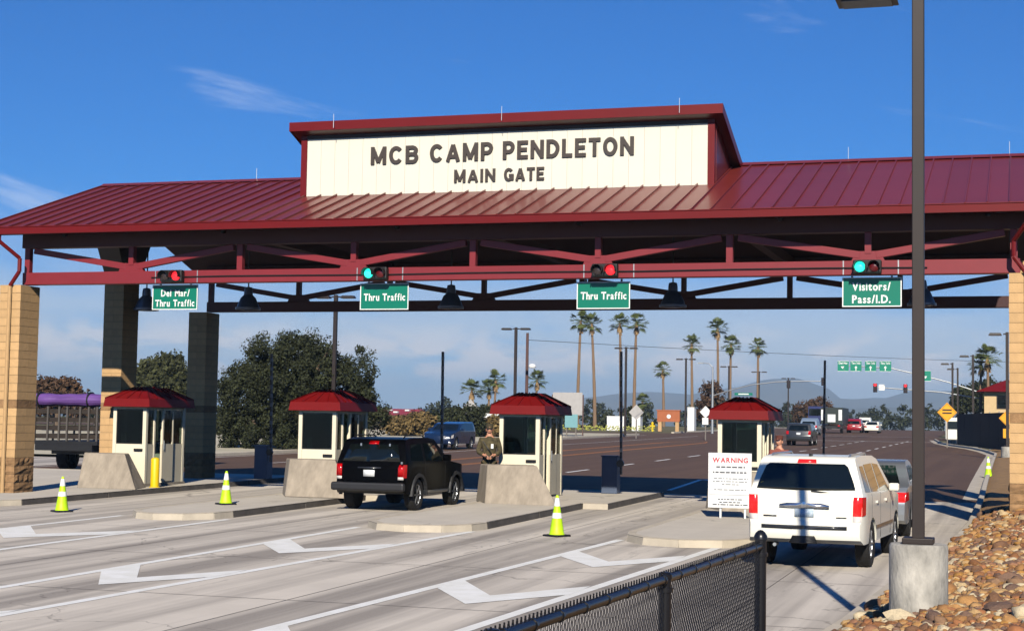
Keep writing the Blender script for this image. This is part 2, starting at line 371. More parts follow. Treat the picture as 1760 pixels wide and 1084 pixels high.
# markings on the asphalt
for k in range(8):
    y = 57.6+7.9*k; stripe(-16.05-.006*(y-57), y, -16.08-.006*(y-57), y+3.3, .15, parent=road, name='lane_dash')
for k in range(14):
    y = 60+6.1*k; stripe(-9.15, y, -9.15, y+2.6, .15, parent=road, name='lane_dash')
for k in range(8):
    y = 98+5.6*k; stripe(-12.7, y, -12.6, y+2.4, .15, parent=road, name='lane_dash')
stripe(-9.85, 46.6, -10.4, 54.5, .16, parent=road, name='lane_line')
stripe(-10.4, 54.5, -8.6, 52.9, .35, parent=road, name='stop_mark')
for xx in (-24.4, -24.1, -22.1, -21.8): stripe(xx, 52, xx+(.55 if xx > -23 else 0)-.9, 118, .12, orange_p, road, 'median_line')
for k in range(10):
    a0 = math.pi*k/10; a1 = math.pi*(k+1)/10
    stripe(-23.8+1.4*math.cos(a0), 118+5*math.sin(a0), -23.8+1.4*math.cos(a1), 118+5*math.sin(a1), .12, orange_p, road, 'median_line')
stripe(-34.0, 50, -34.0, 150, .12, parent=road, name='edge_line')
stripe(-29.0, 58, -29.0, 150, .1, parent=road, name='edge_line')
stripe(-21, 139, -7, 139, .4, parent=road, name='stop_line')
stripe(-26, 168.5, -9, 168.5, .3, parent=road, name='crosswalk_line'); 
# right-hand kerb and gutter, left-hand kerb
def kerb(name, fx, ys, wd, h, mat, side=1):
    m = MB(); ring = []
    for Y in ys:
        x = fx(Y); z = gz(Y); ring.append([(x, Y, z-.05), (x+.02*side, Y, z+h-.02), (x+.045*side, Y, z+h), (x+wd*side, Y, z+h), (x+wd*side, Y, z-.05)])
    for a, b in zip(ring, ring[1:]):
        for i in range(4): m.quad(a[i], a[i+1], b[i+1], b[i])
    m.poly(ring[0]); m.poly(ring[-1]); return struct(m.build(name, mat))
ysR = [-10, 0, 5, 9, 12, 14.2, 16, 17.6, 20, 23, 27, 30.8, 35, 40, 46, 57.6, 78, 98, 102, 107, 111, 115, 120, 124, 129, 134, 142, 150]
kerb('kerb', rc, ysR, .17, .14, curb_m)
kerb('kerb', lambda Y: -34.6, [60, 80, 100, 120, 140, 150], .3, .15, curb_m, -1)
kerb('kerb', lambda Y: -34.6, [166, 200, 240, 330], .3, .15, curb_m, -1)
struct(sheet('gutter', lambda Y: (rc(Y)-.42, rc(Y)-.002), [y for y in ysR if 44 <= y <= 150]+[150.1], .005, curb_m))
struct(sheet('verge', lambda Y: (-80., -34.9), [60, 100, 140, 150], .11, pm('pale_verge', srgb(196,186,160), .95, .15, .3, bump=.2)))
# raised islands with rounded noses
def island(outline, label_, h=.13):
    n = len(outline); m = MB()
    m.poly([(x, y, gz(y)+h) for x, y in outline]); o = struct(m.build('traffic_island', G_isle))
    o['label'] = label_
    for i in range(n):
        (xa, ya), (xb, yb) = outline[i], outline[(i+1) % n]
        L_ = math.hypot(xb-xa, yb-ya)
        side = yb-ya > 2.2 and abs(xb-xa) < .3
        k = max(1, int(L_/3.))
        for j in range(k):
            p = [xa+(xb-xa)*(j+q)/k for q in (.004, .996)]; q_ = [ya+(yb-ya)*(j+q)/k for q in (.004, .996)]
            nx, ny = (yb-ya)/L_, -(xb-xa)/L_
            w_ = .012; ww = -.05 if side else -.15
            P = [(p[0]+nx*w_, q_[0]+ny*w_), (p[1]+nx*w_, q_[1]+ny*w_), (p[1]+nx*ww, q_[1]+ny*ww), (p[0]+nx*ww, q_[0]+ny*ww)]
            mm = MB().hexa([(x, y, gz(y)-.02) for x, y in P]+[(x+(nx*-.02 if t < 2 else 0), y+(ny*-.02 if t < 2 else 0), gz(y)+h+.006) for t, (x, y) in enumerate(P)])
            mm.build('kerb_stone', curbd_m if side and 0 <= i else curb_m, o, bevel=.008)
    return o
def nose(x0, x1, yn, yb):
    c = (x0+x1)/2; return [(x0, yn+1.5), (x0+.12, yn+.85), (x0+.55, yn+.25), (c, yn), (x1-.5, yn+.2), (x1-.1, yn+.75), (x1, yn+1.4)]
island([(-38, 31.2), (-21.9, 30.6), (-21.5, 31.4), (-21.5, 38.6), (-21.45, 46.5), (-38, 46.5)], 'raised concrete island under the front left column')
island(nose(-17.7, -15.55, 28.75, 43)+[(-15.55, 37.2), (-14.95, 37.25), (-14.95, 43), (-17.7, 43)], 'raised concrete island carrying the second booth')
island(nose(-12.2, -9.82, 28.2, 43)+[(-9.82, 36.7), (-9.22, 36.75), (-9.22, 43), (-12.2, 43)], 'raised concrete island carrying the third booth')
island(nose(-6.8, -4.35, 27.2, 43)+[(-4.35, 43), (-6.8, 43)], 'raised concrete island behind the warning board')

# ------------------------------------------------------------------ far hills
hill_m = pm('hill_scrub', srgb(92,92,62), .95, .35, .004, detail=8, col2=srgb(112,100,72))
def hills(name, pts, Y, depth, seed, label=None):
    xs = []; x = pts[0][0]
    while x < pts[-1][0]: xs.append(x); x += 45
    def top(x):
        for (a, za), (b, zb) in zip(pts, pts[1:]):
            if a <= x <= b:
                t = (x-a)/(b-a); t = t*t*(3-2*t); return za+(zb-za)*t
        return pts[-1][1]
    rows = 26; vs = []; fs = []
    for j in range(rows):
        v = j/(rows-1)
        for x in xs:
            prof = math.sin(min(1., v*1.9)*math.pi/2) if v < .53 else 1-(v-.53)*.9
            zz = top(x)*prof
            n = noise.fractal(Vector((x*.0021+seed, v*depth*.0021, seed)), 1., 2.1, 6)
            zz += n*26*min(1, v*4)*(1-abs(v-.53)) if v < .9 else 0
            vs.append((x, Y-depth*.55+depth*v, max(-8, zz-8*(1-v*2 if v < .5 else 0))))
    W_ = len(xs)
    for j in range(rows-1):
        for i in range(W_-1): fs.append((j*W_+i, j*W_+i+1, (j+1)*W_+i+1, (j+1)*W_+i))
    o = MB().add(vs, fs).build(name, hill_m, smooth='all'); return struct(o)
hills('hills', [(-3600,8),(-2335,22),(-1900,60),(-1614,84),(-1476,104),(-1317,122),(-1160,112),(-1005,138),(-875,166),(-767,174),(-682,152),(-618,118),(-513,124),(-451,116),(-368,134),(-266,128),(-185,136),(-65,122),(200,116),(700,140),(1400,90),(2600,60)], 6000, 2600, 3.3)
hills('hills', [(-1500,10),(-900,34),(-560,52),(-420,46),(-300,58),(-160,52),(0,62),(300,44),(900,70)], 4100, 1200, 8.1)
# ------------------------------------------------------------------ the gate canopy
GX0, GX1 = -24.1, .68
YF, YM, YB = 33.95, 38.65, 43.35
YE, ZE, YR, ZR, YBE = 33.0, 6.5, 38.5, 8.34, 44.2
SLP = (ZR-ZE)/(YR-YE)
gate = thing('gate_canopy', 'wide red metal roofed gate canopy on tan block columns across the lanes', 'gate', (-11.65, 37.9, 0))
# columns of block courses
def block_mesh(sx, sy, h, rough_=0, seed=0):
    rnd = random.Random(seed); m = MB()
    if not rough_:
        b = .006
        m.hexa([(-sx/2,-sy/2,0),(sx/2,-sy/2,0),(sx/2,sy/2,0),(-sx/2,sy/2,0),(-sx/2,-sy/2,h),(sx/2,-sy/2,h),(sx/2,sy/2,h),(-sx/2,sy/2,h)])
        return m.mesh('block')
    nx, nz = 5, 4; 
    ring = []
    def face(o, du, dv, nrm):
        vs = []
        for j in range(nz):
            for i in range(nx):
                e = 0 if i in (0, nx-1) or j in (0, nz-1) else rnd.uniform(.0, .035)
                vs.append(Vector(o)+Vector(du)*i/(nx-1)+Vector(dv)*j/(nz-1)+Vector(nrm)*e)
        m.add(vs, [(j*nx+i, j*nx+i+1, (j+1)*nx+i+1, (j+1)*nx+i) for j in range(nz-1) for i in range(nx-1)])
    face((-sx/2,-sy/2,0),(sx,0,0),(0,0,h),(0,-1,0)); face((sx/2,-sy/2,0),(0,sy,0),(0,0,h),(1,0,0))
    face((sx/2,sy/2,0),(-sx,0,0),(0,0,h),(0,1,0)); face((-sx/2,sy/2,0),(0,-sy,0),(0,0,h),(-1,0,0))
    m.quad((-sx/2,-sy/2,h),(sx/2,-sy/2,h),(sx/2,sy/2,h),(-sx/2,sy/2,h)); return m.mesh('block')
CW = .6; CY = .8; CH = .2
bmA = block_mesh(CW/2-.006, CY, CH-.008); bmB = block_mesh(CW, CY/2-.006, CH-.008)
bsA = [block_mesh(CW/2-.006, CY, CH-.008, 1, s) for s in range(3)]; bsB = [block_mesh(CW, CY/2-.006, CH-.008, 1, s+9) for s in range(3)]
def column(cx, cy, z1, pieces=True, ztop=None):
    z0 = -.02; n = int(round((z1-z0)/CH)); z1 = z0+n*CH
    core = MB().box(cx-CW/2+.012, cx+CW/2-.012, cy-CY/2+.012, cy+CY/2-.012, z0-.3, z1-.004)
    col = core.build('column', mortar, gate)
    if not pieces:
        MB_ = MB()
        for k in range(n): MB_.box(cx-CW/2, cx+CW/2, cy-CY/2, cy+CY/2, z0+k*CH, z0+(k+1)*CH-.008)
        MB_.build('block_courses', block_m, col); return col
    for k in range(n):
        z = z0+k*CH; rough_ = z < .88; band = 2.1 < z < 2.3
        for s in (-1, 1):
            if k % 2: me = random.choice(bsA) if rough_ else bmA; p = (cx+s*CW/4, cy, z)
            else: me = random.choice(bsB) if rough_ else bmB; p = (cx, cy+s*CY/4, z)
            me = me if me.materials else me
            o = bpy.data.objects.new('block', me); C.objects.link(o); o.parent = col
            o.location = Vector(p)-OFF[gate.name]
            if not me.materials: me.materials.append(None)
            o.material_slots[0].link = 'OBJECT'; o.material_slots[0].material = split_m if rough_ or band else block_m
    return col
XL, XR = -23.52, .1
column(XL, YF, 5.2); column(XR, YF, 5.2); column(XL, YM, 7.9); column(XL, YB, 5.2)
column(XR, YM, 7.9, False); column(XR, YB, 5.2, False)
for cx in (XL, XR):                                            # flared heads of the middle columns
    MB().hexa([(cx-.31,YM-.42,5.9),(cx+.31,YM-.42,5.9),(cx+.31,YM+.42,5.9),(cx-.31,YM+.42,5.9),(cx-.34,YM-.95,6.9),(cx+.34,YM-.95,6.9),(cx+.34,YM+.95,6.9),(cx-.34,YM+.95,6.9)]).build('column_head', bark_m, gate)
# trusses
XJ = [-23.3+2.9*k for k in range(9)]
def truss(Y, zc, mat, name):
    # one truss: lower chord, upper beam, posts and diagonals, each its own member
    low = MB().box(XJ[0]-.1, XJ[8]+.12, Y-.1, Y+.16, zc, zc+.3)
    t = low.build(name, mat, gate, bevel=.012)
    MB().box(XJ[0]-.1, XJ[8]+.25, Y-.15, Y+.15, zc+.90, zc+1.38).build('upper_beam', darkred if Y > 36 else pm('beam_red_shaded', srgb(58,20,22), .6, .08, 2.), t)  # darker than the chord: shade under the eave is in the colour
    zt = zc+.84; zb = zc+.42
    for k in range(9):
        x = XJ[k]
        if k % 2 == 0: MB().box(x-.07, x+.07, Y-.07, Y+.07, zc+.302, zc+.9).build('post', mat, t)
        else:
            MB().box(x-.065, x+.065, Y-.075, Y+.075, zc+.45, zc+.9).build('post', mat, t)
            MB().prism([(x-.34,Y-.06,zc+.302),(x+.34,Y-.06,zc+.302),(x+.24,Y-.06,zc+.5),(x-.24,Y-.06,zc+.5)], (0,.12,0)).build('gusset', mat, t)
        if k < 8:
            a, b = (XJ[k]+.18, XJ[k+1]-.16) if k % 2 == 0 else (XJ[k+1]-.18, XJ[k]+.16)
            MB().bar((a, Y, zt), (b, Y, zb), .13, .15).build('diagonal', mat, t, bevel=.008)
    return t
tf = truss(YF, 5.2, red, 'front_truss'); truss(YB, 5.2, pm('rear_truss_red_shaded', srgb(58,22,24), .6, .06, 3.), 'rear_truss')  # rear truss: same red darkened, canopy shade put into the colour
MB().path([(x, YF-.12, 5.345+.01*math.sin(x)) for x in [XJ[0]+3.5+i*2. for i in range(10)]], .016, 6).build('conduit', black_m, tf)
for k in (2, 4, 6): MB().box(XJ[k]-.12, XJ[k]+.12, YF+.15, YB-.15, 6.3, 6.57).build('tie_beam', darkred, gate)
# roof: standing seam panels, deck, fascia, ridge
def roofz(Y): return ZE+SLP*(Y-YE) if Y <= YR else ZR-(ZR-ZE)/(YBE-YR)*(Y-YR)
npan = 58; pw = (GX1-GX0)/npan
def pan_mesh(ya, za, yb, zb, sgn):
    n = Vector((0, -(zb-za), (yb-ya))).normalized()*sgn*(1 if yb > ya else -1)
    A, B = Vector((0,ya,za)), Vector((0,yb,zb)); m = MB(); e = .012
    def strip(x0, x1, h0, h1):
        m.hexa([A+Vector((x0,0,0))+n*h0, A+Vector((x1,0,0))+n*h0, B+Vector((x1,0,0))+n*h0, B+Vector((x0,0,0))+n*h0, A+Vector((x0,0,0))+n*h1, A+Vector((x1,0,0))+n*h1, B+Vector((x1,0,0))+n*h1, B+Vector((x0,0,0))+n*h1])
    strip(.003, pw-.003, 0, e); strip(-.014, .014, e+.0015, .055); return m.mesh('roof_panel')
pf = pan_mesh(YE, ZE, YR, ZR, 1); pb = pan_mesh(YBE, ZE, YR, ZR, 1)
roof = MB().add([(GX0,YE,ZE-.012),(GX1,YE,ZE-.012),(GX1,YR,ZR-.012),(GX0,YR,ZR-.012),(GX1,YBE,ZE-.012),(GX0,YBE,ZE-.012),
                 (GX0,YE+.05,ZE-.17),(GX1,YE+.05,ZE-.17),(GX1,YR,ZR-.17),(GX0,YR,ZR-.17),(GX1,YBE-.05,ZE-.17),(GX0,YBE-.05,ZE-.17)],
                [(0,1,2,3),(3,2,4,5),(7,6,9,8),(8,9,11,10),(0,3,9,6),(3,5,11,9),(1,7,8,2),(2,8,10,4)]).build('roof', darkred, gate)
for k in range(npan):
    for me in (pf, pb):
        o = link('roof_panel', me, redroof, roof); o.location = Vector((GX0+k*pw, 0, 0))-OFF[gate.name]
MB().prism([(GX0-.02,YR-.2,ZR-.02),(GX0-.02,YR,ZR+.075),(GX0-.02,YR+.2,ZR-.03)], (GX1-GX0+.04,0,0)).build('ridge_cap', redroof, roof)
fp = [(YE-.012,ZE-.16),(YE-.03,ZE-.15),(YE-.035,ZE+.0),(YE-.055,ZE+.012),(YE-.055,ZE+.03),(YE+.02,ZE+.03),(YE+.02,ZE-.16)]
MB().prism([(GX0-.04,a,b) for a, b in fp], (GX1-GX0+.08,0,0)).build('fascia', fascia_m, roof)
MB().box(GX0-.04, GX1+.04, YBE-.02, YBE+.03, ZE-.16, ZE+.03).build('fascia', fascia_m, roof)
for X0, X1 in ((GX0-.04, GX0-.003), (GX1+.003, GX1+.04)):
    for a, za, b, zb in ((YE+.022, ZE, YR, ZR), (YBE-.022, ZE, YR, ZR)):
        MB().hexa([(X0,a,za-.17),(X1,a,za-.17),(X1,b,zb-.17),(X0,b,zb-.17),(X0,a,za+.04),(X1,a,za+.04),(X1,b,zb+.04),(X0,b,zb+.04)]).build('rake_trim', redroof, roof)
for x in (-22.2, -17.9, -13.5, -9.2, -4.8, -.6): MB().tube((x, YF-.17, 6.42), (x, YF-.17, 6.36), .05, 8).build('soffit_light', lens_w, roof)
# name board dormer
DX0, DX1, DY, DZ0, DZ1 = -16.80, -6.78, 36.0, 7.5, 8.95
dorm = MB().add([(DX0,DY+.02,DZ0),(DX1,DY+.02,DZ0),(DX1,DY+.02,DZ1+.12),(DX0,DY+.02,DZ1+.12),(DX0,YR,ZR),(DX1,YR,ZR),(DX0,YR-.3,ZR+.05),(DX1,YR-.3,ZR+.05)],
    [(0,1,2,3),(0,3,6,4),(1,5,7,2),(3,2,7,6)]).build('name_dormer', redroof, gate)
nb = 27; bw = (DX1-DX0)/nb
for k in range(nb): MB().box(DX0+k*bw+.0025, DX0+(k+1)*bw-.0025, DY-.02, DY+.016, DZ0, DZ1).build('siding_board', cream, dorm)
for x0, x1 in ((DX0-.16, DX0), (DX1, DX1+.16)): MB().box(x0, x1, DY-.04, DY+.14, DZ0-.06, DZ1+.1).build('corner_trim', fascia_m, dorm)
MB().box(DX0-.16, DX1+.16, DY-.07, DY-.005, DZ0-.07, DZ0-.004).build('base_flashing', bark_m, dorm)
for xx in (DX0-.17, DX1+.165): MB().hexa([(xx-.005,DY+.14,DZ0),(xx+.005,DY+.14,DZ0),(xx+.005,YR+.1,ZR+.02),(xx-.005,YR+.1,ZR+.02),(xx-.005,DY+.14,DZ1+.15),(xx+.005,DY+.14,DZ1+.15),(xx+.005,YR+.1,ZR+.06),(xx-.005,YR+.1,ZR+.06)]).build('cheek_wall', redroof, dorm)
SY0, SY1, SZ0, SZ1, SX0, SX1 = 35.68, 38.7, 9.275, 8.26, -17.12, -6.41
MB().hexa([(SX0,SY0,SZ0-.17),(SX1,SY0,SZ0-.17),(SX1,SY1,SZ1-.17),(SX0,SY1,SZ1-.17),(SX0,SY0,SZ0),(SX1,SY0,SZ0),(SX1,SY1,SZ1),(SX0,SY1,SZ1)]).build('dormer_roof', redroof, dorm)
MB().box(SX0-.03, SX1+.03, SY0-.04, SY0-.002, SZ0-.19, SZ0+.03).build('dormer_fascia', fascia_m, dorm)
for X0, X1 in ((SX0-.03, SX0-.002), (SX1+.002, SX1+.03)):
    MB().hexa([(X0,SY0,SZ0-.19),(X1,SY0,SZ0-.19),(X1,SY1,SZ1-.19),(X0,SY1,SZ1-.19),(X0,SY0,SZ0+.03),(X1,SY0,SZ0+.03),(X1,SY1,SZ1+.03),(X0,SY1,SZ1+.03)]).build('dormer_rake', fascia_m, dorm)
MB().box(DX0, DX1, DY-.05, DY-.022, DZ1-.02, DZ1+.14).build('soffit_trim', bark_m, dorm)
block_letters('MCB', -15.09, -13.84, DY-.022, 8.237, 0.437, letter_m, dorm)
block_letters('CAMP', -13.55, -11.95, DY-.022, 8.248, 0.437, letter_m, dorm)
block_letters('PENDLETON', -11.70, -8.51, DY-.022, 8.253, 0.437, letter_m, dorm)
block_letters('MAIN', -12.92, -11.88, DY-.022, 7.733, 0.312, letter_m, dorm)
block_letters('GATE', -11.66, -10.67, DY-.022, 7.733, 0.312, letter_m, dorm)
# lightning rods, downspouts
rodm = pm('rod_metal', srgb(214,218,222), .35, .05, 3., metal=.3)
for x, y, z in ((-19.45,YR,8.42),(-3.87,YR,8.42),(-.2,YR,8.42),(-15.9,35.5,9.16),(-11.6,35.5,9.16),(-7.35,35.5,9.16)): MB().tube((x,y,z-.06),(x,y,z+.28),.007,6).build('lightning_rod', rodm, gate)
for X, s in ((-23.55, -1), (.2, 1)):
    dsp = MB().path([(X,YE+.06,6.36),(X,YE+.06,6.2),(X-.3*s,33.5,5.82),(X-.3*s,33.5,5.5),(X-.05*s,33.5,5.15)], .05, 8).build('downspout', fascia_m, gate, smooth=True)
    MB().path([(X-.05*s,33.5,5.17),(X-.05*s,33.5,.05)], .05, 8).build('downspout_pipe', block_m, dsp, smooth=True)

# lane signs, signals and pendant lamps hung from the canopy
red_on = pm('signal_red_lit', (.8,.01,.01), .3, .02, 3., emit=(1.,.02,.03), estr=1.6)
grn_on = pm('signal_green_lit', (.05,.8,.5), .3, .02, 3., emit=(.02,.9,.62), estr=1.3)
lens_off = pm('signal_lens_dark', srgb(58,50,50), .25, .1, 6.); lens_offr = pm('signal_lens_dark_red', srgb(92,22,26), .25, .1, 6.)
def lane_sign(x0, x1, z0, z1, lines, label):
    t = thing('lane_sign', label, 'sign', ((x0+x1)/2, 34.06, z0), group='green lane signs under the canopy')
    MB().box(x0, x1, 34.055, 34.07, z0, z1).build('panel', sgreen, t)
    b = .022
    for a in ((x0,x1,z0,z0+b),(x0,x1,z1-b,z1),(x0,x0+b,z0+b,z1-b),(x1-b,x1,z0+b,z1-b)): MB().box(a[0],a[1],34.046,34.053,a[2],a[3]).build('border', wsign, t)
    for s, xa, xb, zb, cap in lines: lettering(s, xa, xb, 34.048, zb, cap, wsign, t, bold=.008, track=.09)
    for xx in (x0+.2, x1-.2): MB().box(xx-.02, xx+.02, 34.072, 34.1, z1-.15, 5.195).build('hanger', black_m, t)
lane_sign(-19.883,-18.668,4.580,5.177,[('Del',-19.650,-19.377,4.904,0.157),('Mar/',-19.275,-18.881,4.904,0.157),('Thru',-19.802,-19.407,4.661,0.162),('Traffic',-19.316,-18.749,4.661,0.162)],'green sign reading Del Mar and Thru Traffic over the leftmost lane')
lane_sign(-14.479,-13.285,4.550,5.157,[('Thru',-14.388,-14.004,4.762,0.162),('Traffic',-13.923,-13.366,4.762,0.162)],'green Thru Traffic sign beside a lit green signal over the black SUV lane')
lane_sign(-9.309,-8.105,4.540,5.137,[('Thru',-9.218,-8.833,4.752,0.162),('Traffic',-8.752,-8.186,4.752,0.162)],'green Thru Traffic sign below a lit red signal over the lane beside the guard')
lane_sign(-3.541,-2.327,4.550,5.167,[('Visitors/',-3.339,-2.550,4.894,0.167),('Pass/I.D.',-3.339,-2.550,4.631,0.167)],'green Visitors Pass I.D. sign over the white SUV lane')
def signal(x, lit, label):
    t = thing('lane_signal', label, 'traffic light', (x, 33.7, 5.2), group='two lens lane signals on the lower chord')
    MB().box(x-.29, x+.29, 33.68, 33.84, 5.22, 5.5).build('housing', blackp, t, bevel=.03)
    for i, dx in enumerate((-.145, .145)):
        on = (lit == 'g' and i == 0) or (lit == 'r' and i == 1)
        m = grn_on if on and i == 0 else red_on if on else (lens_off if i == 0 else lens_offr)
        MB().lathe([(.0,-.035),(.06,-.03),(.105,-.012),(.11,0)], (x+dx, 33.675, 5.355), 20, 'y').build('lens', m, t, smooth='all')
        v = MB(); n = 14                                       # half-round visor over the lens
        for k in range(n):
            a0, a1 = math.pi*(-.1+1.2*k/n), math.pi*(-.1+1.2*(k+1)/n)
            c = lambda a, r_, y: (x+dx+r_*math.cos(a), y, 5.355+r_*math.sin(a))
            v.hexa([c(a0,.118,33.67),c(a1,.118,33.67),c(a1,.118,33.52),c(a0,.118,33.52),c(a0,.128,33.67),c(a1,.128,33.67),c(a1,.128,33.52),c(a0,.128,33.52)])
        v.build('visor', blackp, t)
    for dx in (-.5, .62): MB().box(x+dx-.012, x+dx+.012, 33.845, 33.866, 5.21, 5.5).build('strap', galv, t)
signal(-19.2,'r','lane signal with its red lens lit, over the Del Mar sign'); signal(-13.98,'g','lane signal with its green lens lit, over the black SUV lane')
signal(-8.6,'r','lane signal with its bright red lens lit, beside the third green sign'); signal(-3.0,'g','lane signal with its green lens lit, over the Visitors sign')
lamp_s = pm('lamp_shade_grey', srgb(112,114,124), .35, .08, 3., metal=.3)
def pendant(x, label, parent=None):
    t = thing('pendant_lamp', label, 'lamp', (x, YM, 4.86), group='bell shaped lamps hanging inside the canopy')
    MB().tube((x,YM,5.47),(x,YM,8.0),.018,6).build('stem', black_m, t)
    MB().lathe([(.03,5.48),(.1,5.46),(.115,5.38),(.12,5.26),(.2,5.18),(.27,5.02),(.30,4.93),(.335,4.92),(.335,4.86),(.30,4.86),(.27,4.98),(.12,5.2)], (x,YM,.05), 24).build('shade', lamp_s, t, smooth=True)
    MB().lathe([(.0,4.84),(.16,4.85),(.26,4.875),(.27,4.89)], (x,YM,.05), 20).build('lens', pm('lamp_glass', srgb(200,204,206), .2, .05, 3.), t, smooth='all')
for x, l in ((-22.75,'bell shaped pendant lamp beside the dark middle column at the left end'),(-19.67,'bell shaped pendant lamp between the Del Mar sign and the big tree'),(-13.91,'bell shaped pendant lamp right of the second green sign'),(-8.12,'bell shaped pendant lamp right of the third green sign'),(-2.18,'bell shaped pendant lamp behind the tall bronze lamp post')): pendant(x, l)
# ------------------------------------------------------------------ guard booths
bred = pm('booth_roof_red', srgb(114,15,17), .55, .06, 3., spec=.18)
bseam = pm('booth_roof_seam', srgb(96,22,24), .6, .05, 3.)
bcream_shaded = pm('booth_cream_shaded', srgb(206,196,172), .55, .04, 3.)  # booth cream darkened, shade of the lane side painted into it
def booth(x0, y0, dz, label, wd=1.04):
    x1 = x0+wd; y1 = y0+2.08; zb = .10+gz(38)+dz; ze = 2.23+dz
    t = thing('guard_booth', label, 'booth', ((x0+x1)/2, (y0+y1)/2, zb), group='red roofed guard booths on the islands')
    def B(n, a, m=creamp, **k): return MB().box(*a).build(n, m, t, **k)
    p = .1; zs = 1.24+dz; zt = ze-.06
    B('floor_slab', (x0-.03,x1+.03,y0-.03,y1+.03,zb-.02,zb+.06), conc)
    for (a, b) in ((x0,y0),(x1-p,y0),(x0,y1-p),(x1-p,y1-p)): B('corner_post', (a,a+p,b,b+p,zb+.06,ze))
    B('front_panel', (x0+p,x1-p,y0+.012,y0+.06,zb+.06,zs)); B('rear_panel', (x0+p,x1-p,y1-.06,y1-.012,zb+.06,zs))
    B('left_panel', (x0+.012,x0+.06,y0+p,y1-p,zb+.06,zs))
    B('head_rail', (x0+p,x1-p,y0+.012,y0+.08,zt,ze)); B('head_rail', (x0+p,x1-p,y1-.08,y1-.012,zt,ze)); B('head_rail', (x0+.012,x0+.08,y0+p,y1-p,zt,ze)); B('head_rail', (x1-.08,x1-.012,y0+p,y1-p,zt,ze))
    for nm, a in (('window',(x0+p+.02,x1-p-.02,y0+.03,y0+.045,zs+.02,zt-.02)),('window',(x0+p+.02,x1-p-.02,y1-.045,y1-.03,zs+.02,zt-.02)),('window',(x0+.03,x0+.045,y0+p+.02,y1-p-.02,zs+.02,zt-.02))):
        o = B(nm, a, glass_b)
    fr = .022                                                  # black gasket round the front pane
    for a in ((x0+p,x1-p,y0+.02,y0+.055,zs,zs+fr),(x0+p,x1-p,y0+.02,y0+.055,zt-fr,zt),(x0+p,x0+p+fr,y0+.02,y0+.055,zs+fr,zt-fr),(x1-p-fr,x1-p,y0+.02,y0+.055,zs+fr,zt-fr)): B('gasket', a, black_m)
    # lane side: fixed light, open sliding door, rear light
    ya, yb = y0+p+.36, y0+p+.86
    B('side_panel', (x1-.06,x1-.012,y0+p,ya,zb+.06,zs), bcream_shaded); B('window', (x1-.045,x1-.03,y0+p+.015,ya-.04,zs+.02,zt-.02), glass_b)
    B('door_jamb', (x1-.085,x1+.004,ya-.035,ya+.035,zb+.06,zt)); B('door_jamb', (x1-.085,x1+.004,yb-.035,yb+.035,zb+.06,zt))
    B('side_panel', (x1-.06,x1-.012,yb+.035,y1-p,zb+.06,zs), bcream_shaded); B('window', (x1-.045,x1-.03,yb+.05,y1-p-.015,zs+.02,zt-.02), glass_b)
    d = B('sliding_door', (x1+.012,x1+.05,yb-.16,yb+.42,zb+.1,zs), bcream_shaded)
    MB().box(x1+.02,x1+.04,yb-.1,yb+.36,zs+.06,zt-.1).build('pane', glass_b, d)
    for a in ((yb-.16,yb-.1),(yb+.36,yb+.42)): MB().box(x1+.012,x1+.05,a[0],a[1],zs,zt-.03).build('door_stile', creamp, d)
    MB().tube((x1+.075,yb-.12,zb+.95),(x1+.075,yb-.12,zb+1.2),.012,6).build('door_handle', galv, d)
    B('desk', (x0+.12,x1-.3,y0+.08,y0+.45,zs-.22,zs-.18), galv); B('stool', (x0+.35,x0+.65,y0+.7,y0+1.0,zb+.06,zb+.7), blackp)
    B('phone_box', (x0+.2,x0+.32,y0+.1,y0+.2,zs-.18,zs+.3), blackp)
    MB().box(x1-.34,x1-.08,y0-.02,y0+.01,zs-.19,zs-.12).build('intercom', black_m, t)
    # hipped roof with deep fascia
    o = .2; X0, X1, Y0, Y1 = x0-o, x1+o, y0-o, y1+o; zf = ze+.215; za = ze+.53; cx = (x0+x1)/2
    B('ceiling', (X0+.03,X1-.03,Y0+.03,Y1-.03,ze+.003,ze+.03), creamp)
    rf = MB().add([(X0,Y0,ze),(X1,Y0,ze),(X1,Y1,ze),(X0,Y1,ze),(X0+.03,Y0+.03,zf),(X1-.03,Y0+.03,zf),(X1-.03,Y1-.03,zf),(X0+.03,Y1-.03,zf)],
        [(0,1,5,4),(1,2,6,5),(2,3,7,6),(3,0,4,7)]).build('roof', bred, t)
    A = [(X0+.03,Y0+.03,zf),(X1-.03,Y0+.03,zf),(X1-.03,Y1-.03,zf),(X0+.03,Y1-.03,zf)]; Tp = [(cx-.17,y0+.52,za),(cx+.17,y0+.52,za),(cx+.17,y1-.52,za),(cx-.17,y1-.52,za)]
    MB().add(A+Tp, [(0,1,5,4),(1,2,6,5),(2,3,7,6),(3,0,4,7),(4,5,6,7)]).build('roof_slope', bred, rf)
    def L(a, b, f): return Vector(a)*(1-f)+Vector(b)*f
    for s0, s1, u0, u1, n in ((A[0],A[1],Tp[0],Tp[1],4),(A[1],A[2],Tp[1],Tp[2],6),(A[3],A[0],Tp[3],Tp[0],6)):
        for k in range(n+1):
            f = k/n; MB().bar(L(s0,s1,f)+Vector((0,0,.012)), L(u0,u1,f)+Vector((0,0,.012)), .025, .03).build('roof_seam', bred, rf)
    return t
booth(-23.2,37.9,.05,'guard booth with red hip roof at the far left beside the yellow bollard',1.0); booth(-17.68,37.75,.02,'guard booth with red hip roof left of the black SUV')
booth(-12.3,37.9,0,'guard booth with red hip roof beside the guard in camouflage'); booth(-6.88,38.1,-.05,'guard booth with red hip roof behind the warning board')

